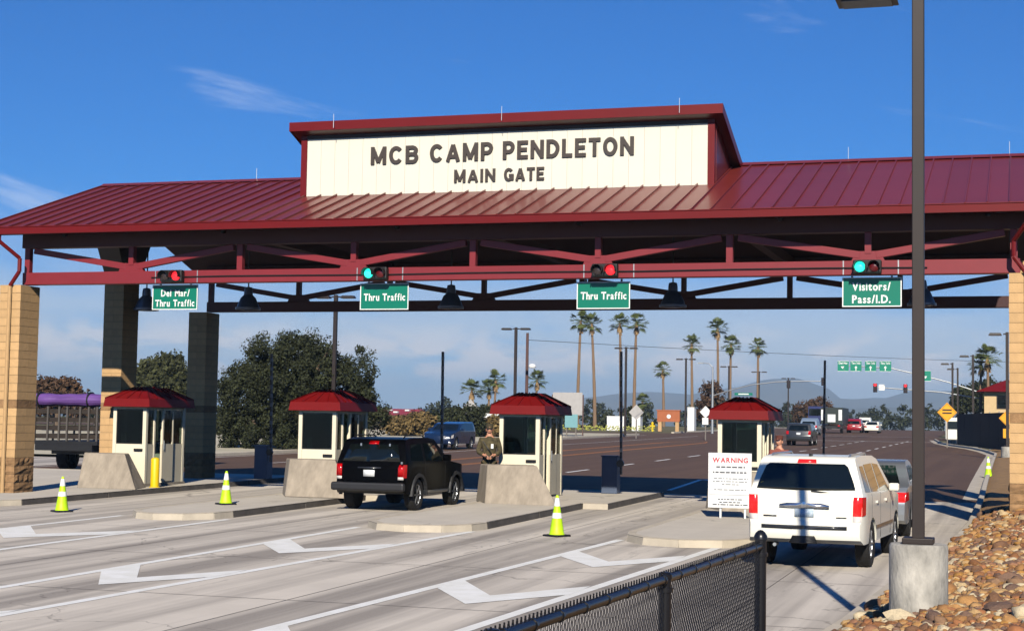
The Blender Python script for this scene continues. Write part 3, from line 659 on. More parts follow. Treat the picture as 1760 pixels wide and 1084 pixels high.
# ------------------------------------------------------------------ concrete crash blocks in front of the booths
def crash_block(dx, dz, label, dy=0.):
    z0 = gz(36)+.11+dz; t = thing('crash_block', label, 'barrier', (-11.2+dx, 36.3, z0), group='concrete crash blocks before the booths')
    bot = [(-12.44,36.6),(-11.85,35.5),(-10.1,35.45),(-10.45,36.6)]; top = [(-12.33,36.55),(-11.95,35.95),(-10.72,35.9),(-10.98,36.55)]
    m = MB().hexa([(x+dx,y+dy,z0) for x, y in bot]+[(x+dx,y+dy,z0+.9) for x, y in top])
    m.build('body', conc, t, bevel=.025)
crash_block(-11.5,.02,'concrete crash block at the far left beside the yellow bollard',1.0); crash_block(-5.1,.02,'concrete crash block left of the black SUV')
crash_block(0,0,'concrete crash block in front of the guard'); crash_block(5.55,-.03,'dark shaded concrete crash block behind the warning board')
# yellow bollard
bl = thing('bollard', 'yellow steel bollard beside the leftmost booth door', 'bollard', (-21.78, 37.9, gz(38)+.12))
MB().lathe([(.115,0),(.115,.74),(.1,.77),(.05,.79),(0,.795)], (-21.8,37.75,gz(38)+.12), 20).build('post', yel, bl, smooth=True)
MB().lathe([(.15,0),(.15,.015),(.12,.03)], (-21.8,37.75,gz(38)+.12), 20).build('collar', yel, bl)
# traffic cones
cone_g = pm('cone_lime', srgb(196,240,24), .5, .06, 6.); cone_w = pm('cone_reflective_white', srgb(240,240,232), .35, .04, 8.)
def cone(x, y, dz, s, label):
    z = gz(y)+dz; t = thing('traffic_cone', label, 'traffic cone', (x, y, z), group='lime traffic cones'); a = random.uniform(0, 1)
    H = .74*s
    def rr(h): return (.145-.118*h/ .74)*s
    b = [Vector((math.cos(a+k*math.pi/2)*.27*s, math.sin(a+k*math.pi/2)*.27*s, 0)) for k in range(4)]
    MB().hexa([(x+q.x,y+q.y,z) for q in b]+[(x+q.x*.95,y+q.y*.95,z+.035*s) for q in b]).build('base', blackp, t, bevel=.01)
    prof = [(.15*s,.036*s)]+[(rr(h),h*s) for h in (.05,.2,.3,.5,.74)]+[(.02*s,.75*s),(0,.75*s)]
    MB().lathe(prof, (x,y,z), 20).build('body', cone_g, t, smooth=True)
    for h0, h1 in ((.33,.43),(.55,.70)): MB().lathe([(rr(h0)+.003,h0*s),(rr(h0)+.005,h0*s+.004),(rr(h1)+.005,h1*s-.004),(rr(h1)+.003,h1*s)], (x,y,z), 20).build('reflective_band', cone_w, t, smooth=True)
cone(-19.53,29.98,0,1.,'lime traffic cone at the far left in front of the crash block'); cone(-16.75,32.1,.131,.98,'lime traffic cone standing on the nose of the second island')
cone(-8.13,28.57,0,1.,'lime traffic cone in the lane right of the guard'); cone(-1.13,62.5,0,1.05,'lime traffic cone far off by the right kerb')

# ------------------------------------------------------------------ boom gates, arms raised
cabm = pm('cabinet_blue_grey', srgb(88,100,122), .45, .06, 3.)
boom_m = pm('boom_dark', srgb(34,34,36), .5, .1, 3.); boom_s = pm('boom_stripe', srgb(112,112,116), .5, .1, 3.)
def boom(x, y, dz, lean, label, ht=2.95):
    z = gz(y)+.13+dz; t = thing('boom_gate', label, 'barrier gate', (x, y, z), group='boom gates with raised arms')
    MB().box(x-.45,x-.03,y-.2,y+.2,z,z+.97).build('cabinet', cabm, t, bevel=.015)
    MB().box(x-.47,x-.01,y-.22,y+.22,z+.972,z+1.0).build('cabinet_lid', cabm, t)
    MB().box(x-.40,x-.08,y-.206,y-.2,z+.1,z+.85).build('door', cabm, t)
    p0 = Vector((x+.06,y-.12,z+.8)); p1 = p0+Vector((lean,0,ht))
    MB().bar(p0-(p1-p0)*.1,p1,.05,.09,(0,1,0)).build('arm', boom_m, t)
    n = 11
    for k in range(n):
        a = p0+(p1-p0)*((k+.1)/n); b = p0+(p1-p0)*((k+.5)/n); MB().bar(a,b,.056,.096,(0,1,0)).build('stripe', boom_s, t)
    MB().lathe([(.1,-.04),(.1,.04)], (x+.06,y-.2,z+.8), 12, 'y').build('hub', black_m, t)
boom(-21.5,44,0,-.06,'boom gate with blue grey cabinet left of the second booth'); boom(-15.32,42,0,-.02,'boom gate with raised arm directly behind the black SUV')
boom(-10.1,41.5,0,-.03,'boom gate with blue grey cabinet right of the third booth'); boom(-4.88,42,0,.03,'boom gate with raised arm behind the white SUV roof', 2.75)

# ------------------------------------------------------------------ warning board
z = gz(33.2)+.13
wb = thing('warning_board', 'white WARNING board on two legs beside the white SUV', 'sign', (-5.74, 33.2, z))
MB().box(-6.17,-5.30,33.19,33.21,.35,1.45).build('board', wsign, wb)
for a in ((-6.185,-5.285,.335,.36),(-6.185,-5.285,1.44,1.465),(-6.185,-6.16,.36,1.44),(-5.31,-5.285,.36,1.44)): MB().box(a[0],a[1],33.182,33.216,a[2],a[3]).build('frame', wsign, wb)
for x in (-5.93,-5.42): MB().box(x-.02,x+.02,33.212,33.25,z,1.3).build('leg', wsign, wb)
lettering('WARNING', -6.1,-5.36,33.186,1.27,.10, pm('print_red', srgb(196,44,58), .5, .05, 3.), wb, bold=.006, track=.12)
pg = pm('print_grey', srgb(92,92,96), .5, .05, 3.)
rw = random.Random(5)
for i, (zz, a, b, h) in enumerate(((1.16,-6.02,-5.42,.03),(1.05,-6.09,-5.38,.03),(.93,-6.07,-5.36,.014),(.87,-6.09,-5.38,.014),(.81,-5.9,-5.55,.014),(.70,-6.06,-5.4,.014),(.50,-5.98,-5.45,.02),(.44,-5.95,-5.5,.02),(.39,-6.09,-5.36,.022))):
    x = a
    while x < b:                                               # lines of small print too small to read
        wd = rw.uniform(.03,.11); MB().box(x,min(b,x+wd),33.185,33.188,zz,zz+h).build('print_line', pg, wb); x += wd+.022
MB().box(-6.16,-5.31,33.185,33.188,.6,.605).build('rule', pg, wb)

# ------------------------------------------------------------------ lamp posts
def lamp_post(name, label, x, y, ztop, arms, base_h=.8, r=.07, group='bronze lamp posts', mat=bark_m, base=True, rz=0, armlen=.55, head=.62, z0=None, rb=.33):
    z = gz(y) if z0 is None else z0
    t = thing(name, label, 'lamp post', (x, y, z), group=group)
    zb = z+(base_h if base else .12)
    if base:
        MB().lathe([(rb,-.15),(rb,base_h-.02),(rb*.95,base_h),(0,base_h)], (x,y,z), 28).build('concrete_base', concd, t, smooth=True)
        MB().box(x-rb*.53,x+rb*.53,y-.14,y+.14,zb,zb+.06).build('base_plate', mat, t, bevel=.01)
    MB().box(x-r,x+r,y-r,y+r,zb,ztop+.1).build('pole', mat, t, bevel=.008)
    for s in arms:
        MB().bar((x+s*r,y,ztop),(x+s*(armlen-.05),y,ztop),.07,.07).build('arm', mat, t)
        a, b = x+s*armlen, x+s*(armlen+head); lo, hi = min(a,b), max(a,b)
        h = MB().hexa([(lo,y-.2,ztop-.07),(hi,y-.2,ztop-.07),(hi,y+.2,ztop-.07),(lo,y+.2,ztop-.07),(lo+.08,y-.17,ztop+.06),(hi-.08,y-.17,ztop+.06),(hi-.08,y+.17,ztop+.06),(lo+.08,y+.17,ztop+.06)]).build('lamp_head', mat, t, bevel=.015)
        MB().box(lo+.06,hi-.06,y-.15,y+.15,ztop-.085,ztop-.072).build('lens', pm('lamp_lens_dim', srgb(96,94,90), .25, .1, 6.), h)
    return t
lamp_post('lamp_post','tall square bronze lamp post on a round concrete base in front of the canopy',-.93,15.9,6.27,(-1,),1.09,armlen=.19,z0=-.17,r=.057,head=.6,rb=.275)
for (x, y, zt), l in zip(((-33,74.5,8.24),(-33,105,8.49),(-33,137.4,8.78),(-33,164,8.95),(-33,189.8,9.17),(-33,213.1,9.37),(-33,241.3,9.41)),
    ('twin headed lamp post rising behind the big dark tree','twin headed lamp post behind the third booth','twin headed lamp post beside the tall palm pair','twin headed lamp post left of the brown monument sign','twin headed lamp post before the paired palms above the fourth booth','twin headed lamp post before the single palm above the fourth booth','farthest twin headed lamp post with a box on its pole')):
    lamp_post('twin_lamp_post', l, x, y, zt, (-1,1), base=False, r=.09, group='twin headed lamp posts on the median', armlen=.3, head=.75)
for (x, y, zt), l in zip(((-3.2,120,7.38),(-5.28,137,7.5),(-5.33,150,7.56),(-.62,88,7.11)),('lamp post on a concrete base before the black screen fence','lamp post left of the screen fence beside the yellow diamond sign','farther lamp post seen just right of the diamond sign pole','lamp post half hidden by the right front column')):
    lamp_post('street_lamp', l, x, y, zt, (-1,), base_h=.7, r=.08, group='single headed lamps along the right kerb', armlen=.25, head=.7)

# ------------------------------------------------------------------ chain link fence
pipe = pm('black_vinyl_pipe', srgb(22,23,27), .3, .08, 5., spec=.5)
fence = thing('chain_link_fence', 'black chain link fence with round posts in the foreground', 'fence', (-2.13, 13.89, gz(13.9)))
FA, FB = Vector((-2.13,13.89,0)), Vector((-2.55,2.9,0)); fd = (FB-FA).normalized(); flen = (FB-FA).length
def fpt(s, z): p = FA+fd*s; return Vector((p.x, p.y, z))
TOPZ = 1.0
for k, s in enumerate((0, 3.31, 6.62, 9.93)):
    r_ = .05 if k == 0 else .042; p = fpt(s, 0)
    MB().tube((p.x,p.y,gz(p.y)-.1),(p.x,p.y,TOPZ+(.05 if k == 0 else .02)),r_,16).build('post', pipe, fence, smooth=True)
    MB().lathe([(r_+.008,-.01),(r_+.008,.02),(r_*.85,.05),(r_*.4,.07),(0,.075)] if k == 0 else [(r_+.006,-.03),(r_+.006,-.005),(r_*.8,.012),(0,.018)], (p.x,p.y,TOPZ+(.05 if k == 0 else .02)), 16).build('post_cap', pipe, fence, smooth=True)
    MB().tube((p.x,p.y,TOPZ-.1),(p.x,p.y,TOPZ-.07),r_+.012,14).build('brace_band', pipe, fence, smooth=True)
MB().tube(fpt(.02,TOPZ-.015),fpt(flen,TOPZ-.015),.031,12).build('top_rail', pipe, fence, smooth=True)
MB().tube(fpt(.02,-.02),fpt(flen,-.02),.008,6).build('tension_wire', pipe, fence)
for k in range(24):
    s = .3+k*.44
    if s < flen: MB().tube(fpt(s,TOPZ-.015),fpt(s+.025,TOPZ-.015),.037,10).build('tie', pipe, fence)
wire = MB(); P = .062; z0, z1 = gz(10)+.04, TOPZ+.028; hgt = z1-z0
rows = int(hgt/P); nd = Vector((-fd.y, fd.x, 0))
n = int(flen/P)
for i in range(n):                                             # each zigzag wire of the mesh
    pts = []
    for j in range(rows*2+1):
        s = .06+i*P+(P/2 if j % 2 else 0)+(0 if i % 2 == 0 else 0); pts.append(fpt(s+ (0 if j%2 else P*.02), z0+j*hgt/(rows*2))+nd*(.004 if j % 2 else -.004))
    q = [p.copy() for p in pts]
    for a, b in zip(pts, pts[1:]): wire.tube(a, b, .0036, 3, cap=False)
    pts2 = [fpt(.06+i*P+(0 if j % 2 else P/2)-P/2+(P if j%2 else P/2)*0, z0+j*hgt/(rows*2))+nd*(-.004 if j % 2 else .004) for j in range(rows*2+1)]
    pts2 = [fpt(.06+i*P-(P/2 if j % 2 else 0), z0+j*hgt/(rows*2))+nd*(-.004 if j % 2 else .004) for j in range(rows*2+1)]
    for a, b in zip(pts2, pts2[1:]): wire.tube(a, b, .0036, 3, cap=False)
    t0 = fpt(.06+i*P, z1); wire.tube(t0+Vector((0,0,-.01)), t0+Vector((0,0,.016)), .0055, 4)
wm = wire.build('wire_mesh', pipe, fence, fix=False); wm['kind'] = 'stuff'

# ------------------------------------------------------------------ rock bed on the right
def bedz(X, Y):
    d = max(0., X-(rc(Y)+.17)); base = gz(Y)+.10
    hump = .64*(1-math.exp(-d*.75)) + .10*noise.noise(Vector((X*.7, Y*.45, 2.)))*min(1, d*2)
    fade = 1. if Y < 36 else max(.35, 1-(Y-36)/14)
    return base+hump*fade
dirt = pm('bed_dirt', srgb(150,116,72), .95, .25, 3., bump=.5)
vs = []; fs = []; ys = [-4+1.0*i for i in range(112)]; us = [0,.15,.3,.5,.75,1.0,1.4,1.8,2.4,3.2,4.5,6.5,9,14]
for Y in ys:
    for u_ in us: X = rc(Y)+.165+u_; vs.append((X, Y, bedz(X, Y) if u_ > 0 else gz(Y)+.06))
nu = len(us)
for j in range(len(ys)-1):
    for i in range(nu-1): fs.append((j*nu+i, j*nu+i+1, (j+1)*nu+i+1, (j+1)*nu+i))
bed = struct(MB().add(vs, fs).build('rock_bed', dirt, smooth='all'))
struct(sheet('verge', lambda Y: (rc(Y)+14, 60.), [-4, 40, 107], .3, G_dirt))
stone_cols = [srgb(*c) for c in ((178,132,84),(196,150,96),(150,104,66),(206,172,124),(168,124,96),(132,98,74),(214,190,150),(156,124,98),(186,138,72),(140,112,96),(200,160,110),(226,212,184),(120,96,84),(176,120,80))]
stone_m = [pm('river_stone_%d' % i, tuple(q*k_ for q, k_ in zip(c, (.80,.75,.66))), .8, .16, 6., bump=.35, bscale=22) for i, c in enumerate(stone_cols)]
def stone_mesh(seed):
    bm = bmesh.new(); bmesh.ops.create_icosphere(bm, subdivisions=2, radius=1)
    rs = random.Random(seed); sx, sy, sz_ = rs.uniform(.8,1.3), rs.uniform(.65,1.0), rs.uniform(.5,.85)
    for v in bm.verts:
        n_ = noise.noise(v.co*1.1+Vector((seed*3.1,0,0)))*.42+noise.noise(v.co*2.3+Vector((0,seed*1.7,0)))*.2
        v.co = Vector((v.co.x*sx, v.co.y*sy, v.co.z*sz_))*(1+n_)
    me = bpy.data.meshes.new('stone'); bm.to_mesh(me); bm.free()
    for p in me.polygons: p.use_smooth = bool(seed % 2)
    me.materials.append(None); return me
SM = [stone_mesh(i) for i in range(9)]
rs = random.Random(21); pts = []; cell = {}
def try_stone(X, Y, r_):
    k = (int(X/.25), int(Y/.25))
    for i in (-1,0,1):
        for j in (-1,0,1):
            for (a, b, c) in cell.get((k[0]+i,k[1]+j), ()):
                if (a-X)**2+(b-Y)**2 < (.66*(c+r_))**2: return
    if (X+.93)**2+(Y-15.9)**2 < (.275+r_*.7)**2: return
    cell.setdefault(k, []).append((X,Y,r_)); pts.append((X,Y,r_))
for _ in range(60000):
    Y = 13.2+22.8*rs.random(); X = rc(Y)+.2+rs.random()**1.3*2.4
    r_ = rs.choice((.025,.03,.033,.037,.042,.046,.052,.06,.075)) if rs.random() < .96 else rs.uniform(.09,.13)
    if Y > 29: r_ *= 1.1
    try_stone(X, Y, r_)
cam_p = Vector((0,0,EYE))
def seen(p):
    v = Vector((p[0],p[1],bedz(p[0],p[1])))-cam_p; d = v.dot(fw); x = 880+FPX*v.dot(r2)/d; y = 542-FPX*v.dot(u2)/d
    return p[2]/d if (x < 1765 and y < 1090) else 0
pts.sort(key=lambda p: -seen(p))
VV = [np.array([v.co[:] for v in me.vertices]) for me in SM]; FF = [np.array([p.vertices[:] for p in me.polygons]) for me in SM]
RV, RF, RM, RS, nv = [], [], [], [], 0
for i, (X, Y, r_) in enumerate(pts):
    me = SM[i % 9]; zz = bedz(X, Y)+r_*.28; rot = Matrix.Rotation(rs.uniform(0,6.28),3,'Z') @ Matrix.Rotation(rs.uniform(-.3,.3),3,'X')
    mi = rs.randrange(len(stone_m))
    if i < 300:
        o = bpy.data.objects.new('stone', me); C.objects.link(o); o.parent = bed; o.location = (X,Y,zz); o.rotation_euler = rot.to_euler(); o.scale = (r_,)*3
        o.material_slots[0].link = 'OBJECT'; o.material_slots[0].material = stone_m[mi]
    else:
        v = VV[i % 9] @ np.array(rot).T*r_+np.array((X,Y,zz)); RV.append(v); RF.append(FF[i % 9]+nv); RM += [mi]*len(FF[i % 9]); RS += [bool((i % 9) % 2)]*len(FF[i % 9]); nv += len(v)
ro = link('small_stones', np_mesh('small_stones', np.concatenate(RV), np.concatenate(RF)), None, bed, smooth='all'); ro['kind'] = 'stuff'
for m in stone_m: ro.data.materials.append(m)
ro.data.polygons.foreach_set('material_index', RM); ro.data.polygons.foreach_set('use_smooth', RS)
# ------------------------------------------------------------------ vehicles
def arch(cy, r_, zb, n=9):                                     # wheel arch points from front to rear along the sill
    return [(cy+r_*math.cos(math.pi*k/n), zb+max(0, r_*math.sin(math.pi*k/n))) for k in range(n+1)]
class Car:
    """local frame: rear bumper at y=0, travel towards +y, ground at z=0"""
    def __init__(s, name, label, cat, loc, rz, top, L, W, sill, wheels, wr, belt, tumble, paint, group, scale=1., kr=.08, kf=.18, ar=None, bevel=.05):
        s.t = thing(name, label, cat, loc, rz, group); s.t.scale = (scale,)*3
        s.L, s.w, s.belt, s.tum, s.kr, s.kf, s.top = L, W/2, belt, tumble, kr, kf, top
        s.wheels, s.wr = wheels, wr; ar = ar or wr*1.2
        wa, wb = wheels[1], wheels[0]
        out = list(top)+[(L-.12, sill-.02)]+[(y, max(sill, z)) for y, z in arch(wa, ar, wr*.95)]+[(y, max(sill, z)) for y, z in arch(wb, ar, wr*.95)]+[(.18, sill)]
        s.out = out
        bm = bmesh.new(); vs = [bm.verts.new((0, y, z)) for y, z in out]; bm.faces.new(vs)
        for zz in (sill+.18, .62, .8, .98, belt, belt+.22, belt+.45):
            bmesh.ops.bisect_plane(bm, geom=bm.verts[:]+bm.edges[:]+bm.faces[:], plane_co=(0,0,zz), plane_no=(0,0,1))
        for yy in [.12,.3,.6]+[L*k/8 for k in range(1,8)]+[L-.6,L-.3,L-.12]:
            bmesh.ops.bisect_plane(bm, geom=bm.verts[:]+bm.edges[:]+bm.faces[:], plane_co=(0,yy,0), plane_no=(0,1,0))
        ext = bmesh.ops.extrude_face_region(bm, geom=bm.faces[:])
        for g in ext['geom']:
            if isinstance(g, bmesh.types.BMVert): g.co.x = 1
        for v in bm.verts:
            if v.co.x < .5: v.co.x = -1
        for xx in (-.82,-.5,0,.5,.82):
            bmesh.ops.bisect_plane(bm, geom=bm.verts[:]+bm.edges[:]+bm.faces[:], plane_co=(xx,0,0), plane_no=(1,0,0))
        for v in bm.verts: v.co = s.warp(v.co.x, v.co.y, v.co.z)
        bmesh.ops.recalc_face_normals(bm, faces=bm.faces)
        me = bpy.data.meshes.new('body'); bm.to_mesh(me); bm.free()
        s.body = link('body', me, paint, s.t, smooth=True, bevel=bevel); s.body.modifiers[0].segments = 3; s.body.modifiers[0].angle_limit = R(48)
        m = MB().box(-s.w*.8, s.w*.8, .25, L-.3, sill+.02, .75); m.build('underbody', blackp, s.t, local=True)
        for i, wy in enumerate(wheels):
            for sd in (-1, 1): s.wheel(sd, wy)
    def ws(s, y, z):
        k = 1.
        if z > s.belt: k -= (z-s.belt)*s.tum
        if z < .5: k -= (.5-z)*.12
        if y < .35: k -= .07*((.35-y)/.35)**2
        if y > s.L-.7: k -= .16*((y-s.L+.7)/.7)**2
        return k*s.w
    def warp(s, x, y, z):
        yy = y+s.kr*x*x*math.exp(-max(0,y)/.45)-s.kf*x*x*math.exp(-(s.L-y)/.5)
        return Vector((x*s.ws(y,z), yy, z))
    def yrear(s, z):
        best = None
        for (a, za), (b, zb) in zip(s.top, s.top[1:]):
            if za <= z <= zb and zb > za and a < s.L*.4: best = a+(b-a)*(z-za)/(zb-za); break
        return best if best is not None else 0.
    def rear(s, name, pts, off, mat, parent=None, th=.012, **k):      # outline in (x fraction, z) laid on the tail
        o = []; 
        n = len(pts); fine = []
        for i in range(n):
            a, b = pts[i], pts[(i+1) % n]; st = max(1, int(abs(b[0]-a[0])/.25))
            for j in range(st): f = j/st; fine.append((a[0]+(b[0]-a[0])*f, a[1]+(b[1]-a[1])*f))
        bm = bmesh.new(); bm.faces.new([bm.verts.new((x, 0, z)) for x, z in fine])
        for xx in (-.82,-.5,0,.5,.82): bmesh.ops.bisect_plane(bm, geom=bm.verts[:]+bm.edges[:]+bm.faces[:], plane_co=(xx,0,0), plane_no=(1,0,0))
        for zz in [q[1] for q in s.top if q[0] < s.L*.4]+[s.belt, s.belt+.22, s.belt+.45]: bmesh.ops.bisect_plane(bm, geom=bm.verts[:]+bm.edges[:]+bm.faces[:], plane_co=(0,0,zz), plane_no=(0,0,1))
        for v in bm.verts:
            x, z = v.co.x, v.co.z; p = s.warp(x, s.yrear(z), z); v.co = p+Vector((0,-off,0))
        me = bpy.data.meshes.new(name); bm.to_mesh(me); bm.free()
        ob = link(name, me, mat, parent or s.t, smooth='all'); sd = ob.modifiers.new('thick','SOLIDIFY'); sd.thickness = th+off; sd.offset = 1 if me.polygons[0].normal.y > 0 else -1
        return ob
    def side(s, name, pts, off, mat, sides=(-1,1), th=.01, parent=None):
        for sd in sides:
            bm = bmesh.new(); bm.faces.new([bm.verts.new((0, y, z)) for y, z in pts])
            for zz in (.5, .8, s.belt, s.belt+.25): bmesh.ops.bisect_plane(bm, geom=bm.verts[:]+bm.edges[:]+bm.faces[:], plane_co=(0,0,zz), plane_no=(0,0,1))
            for v in bm.verts:
                p = s.warp(sd, v.co.y, v.co.z); v.co = p+Vector((sd*off,0,0))
            me = bpy.data.meshes.new(name); bm.to_mesh(me); bm.free()
            ob = link(name, me, mat, parent or s.t); m = ob.modifiers.new('thick','SOLIDIFY'); m.thickness = th+off; m.offset = -1 if me.polygons[0].normal.x*sd > 0 else 1
    def box(s, name, a, mat, parent=None, bevel=.0): return MB().box(*a).build(name, mat, parent or s.t, bevel=bevel, local=True)
    def wheel(s, sd, wy):
        r_ = s.wr; x = sd*(s.w-.13); wdt = .115
        e = bpy.data.objects.new('wheel', MB().lathe([(r_*.55,-wdt),(r_*.93,-wdt),(r_,-wdt*.7),(r_,wdt*.7),(r_*.93,wdt),(r_*.70,wdt),(r_*.66,wdt*.72),(r_*.55,wdt*.6)], (0,0,0), 28, 'x').mesh('tyre')); e.data.materials.append(rubber)
        for p in e.data.polygons: p.use_smooth = True
        C.objects.link(e); e.parent = s.t; e.location = (x, wy, r_); e.rotation_euler = (0,0,0 if sd > 0 else math.pi)
        rm = MB().lathe([(.0,wdt*.55),(r_*.16,wdt*.6),(r_*.17,wdt*.45),(r_*.2,wdt*.35)], (0,0,0), 16, 'x')
        rm.lathe([(r_*.56,wdt*.3),(r_*.60,wdt*.78),(r_*.66,wdt*.80),(r_*.68,wdt*.6)], (0,0,0), 28, 'x')
        for k in range(6):
            a = k*math.pi/3; d = Vector((0,math.cos(a),math.sin(a))); rm.bar(Vector((wdt*.5,0,0))+d*r_*.1, Vector((wdt*.6,0,0))+d*r_*.62, .03, r_*.2, (1,0,0))
        link('rim', rm.mesh('rim'), rim_m, e)
        link('brake_disc', MB().lathe([(0,wdt*.15),(r_*.55,wdt*.15),(r_*.56,wdt*.05)], (0,0,0), 20, 'x').mesh('brake_disc'), black_m, e)
    def seam(s, y, z0, z1, mat=blackp): s.side('door_seam', [(y-.006,z0),(y+.006,z0),(y+.006,z1),(y-.006,z1)], .002, mat, th=.004)

pw_ = pm('paint_white', srgb(246,242,226), .25, .015, 2., spec=.4, coat=.3)
pk_ = pm('paint_black', srgb(6,6,8), .28, .1, 2., spec=.03, coat=0.)
ps_ = pm('paint_silver', srgb(150,154,158), .3, .04, 2., metal=.5, coat=.5)
pbl = pm('paint_dark_blue', srgb(20,40,72), .25, .05, 2., coat=.6)
pgr = pm('paint_dark_grey', srgb(52,54,58), .3, .05, 2., metal=.3, coat=.5)
prd = pm('paint_red', srgb(150,18,34), .28, .05, 2., coat=.5)
plate = pm('plate_white', srgb(232,234,232), .5, .08, 40.)

# white full-size SUV, seen from behind
top = [(.03,.49),(.0,.56),(.0,.74),(.07,.80),(.09,1.12),(.17,1.34),(.30,1.70),(.40,1.79),(.62,1.83),(1.3,1.85),(2.4,1.835),(2.85,1.77),(3.55,1.26),(3.75,1.20),(4.75,1.06),(4.98,.94),(5.06,.70),(5.04,.42)]
c = Car('suv','white SUV seen from behind with its brake lamp lit, beside the warning board','suv',(-3.07,24.12,gz(25.2)),R(-3.2),top,5.08,1.92,.42,(1.12,4.12),.385,1.18,.33,pw_,'vehicles in the gate lanes',.91,kr=.11,bevel=.1)
c.rear('rear_window',[(-.90,1.30),(-.2,1.285),(.2,1.285),(.90,1.30),(.89,1.42),(.84,1.67),(.78,1.715),(-.78,1.715),(-.84,1.67),(-.89,1.42)],.014,glass_d)
c.side('window',[(.42,1.26),(.98,1.25),(.98,1.68),(.58,1.68)],.004,glass_d); c.side('window',[(1.08,1.25),(2.0,1.24),(2.0,1.71),(1.08,1.70)],.004,glass_d); c.side('window',[(2.1,1.24),(3.22,1.22),(2.72,1.68),(2.1,1.71)],.004,glass_d)
for sd in (-1,1):
    tl = c.rear('tail_light',[(sd*.85,.88),(sd*1.0,.88),(sd*1.0,1.19),(sd*.85,1.19)],.016,tailb); c.side('tail_light_side',[(.08,.88),(.24,.9),(.27,1.19),(.08,1.19)],.012,tail,(sd,),parent=tl)
    c.rear('reverse_lens',[(sd*.85,.79),(sd*1.0,.79),(sd*1.0,.878),(sd*.85,.878)],.014,lens_w,tl)
    c.box('door_handle',(sd*.965-.02,sd*.965+.02,1.55,1.75,1.05,1.09),pw_); c.box('door_handle',(sd*.965-.02,sd*.965+.02,2.65,2.85,1.05,1.09),pw_)
    mr = c.box('door_mirror',(sd*1.04-.09,sd*1.04+.09,3.12,3.24,1.2,1.34),pw_,bevel=.03)
    rr_ = MB().path([(sd*.64,.62,1.82),(sd*.645,.72,1.858),(sd*.645,2.3,1.872),(sd*.64,2.45,1.82)],.02,6).build('roof_rail',ps_,c.t,local=True)
    for y in (1.63,): c.side('body_moulding',[(1.5,.62),(3.6,.62),(3.6,.68),(1.5,.68)],.012,pgr,(sd,))
for y in (1.03,2.05,3.3): c.seam(y,.45,1.22)
c.rear('high_brake_lamp',[(-.2,1.735),(.2,1.735),(.19,1.785),(-.19,1.785)],.03,tailb)
c.rear('plate_bar',[(-.44,1.00),(.44,.99),(.44,1.045),(.30,1.075),(-.30,1.075),(-.44,1.05)],.03,chrome)
c.rear('licence_plate',[(-.17,.85),(.17,.85),(.17,.985),(-.17,.985)],.012,pm('plate_blue_print',srgb(150,190,214),.5,.25,30.,col2=srgb(226,232,240)))
c.rear('bumper_step',[(-.78,.66),(.78,.66),(.78,.715),(-.78,.715)],.02,pgr)
c.rear('hitch_cover',[(-.26,.44),(.26,.44),(.2,.54),(-.2,.54)],.02,blackp)
c.rear('badge',[(-.74,.84),(-.5,.84),(-.5,.865),(-.74,.865)],.006,pgr); c.rear('badge',[(.56,.84),(.74,.84),(.74,.86),(.56,.86)],.006,pgr)
MB().bar((.1,.15,1.27),(.42,.17,1.235),.03,.03).build('wiper',blackp,c.t,local=True)
MB().lathe([(.055,0),(.075,0)],(-.7,.225,1.33),14,'y').build('sticker',pm('sticker_yellow',srgb(170,168,40),.6,.1,8.),c.t,local=True)
MB().lathe([(0,0),(.05,.005),(.05,.03)],(0,.03,1.05),12,'y').build('emblem',chrome,c.t,local=True)
MB().tube((-.5,.15,.38),(-.5,.4,.38),.03,8).build('exhaust',galv,c.t,local=True)
c.box('antenna',(-.02,.02,.6,.75,1.83,1.87),black_m)

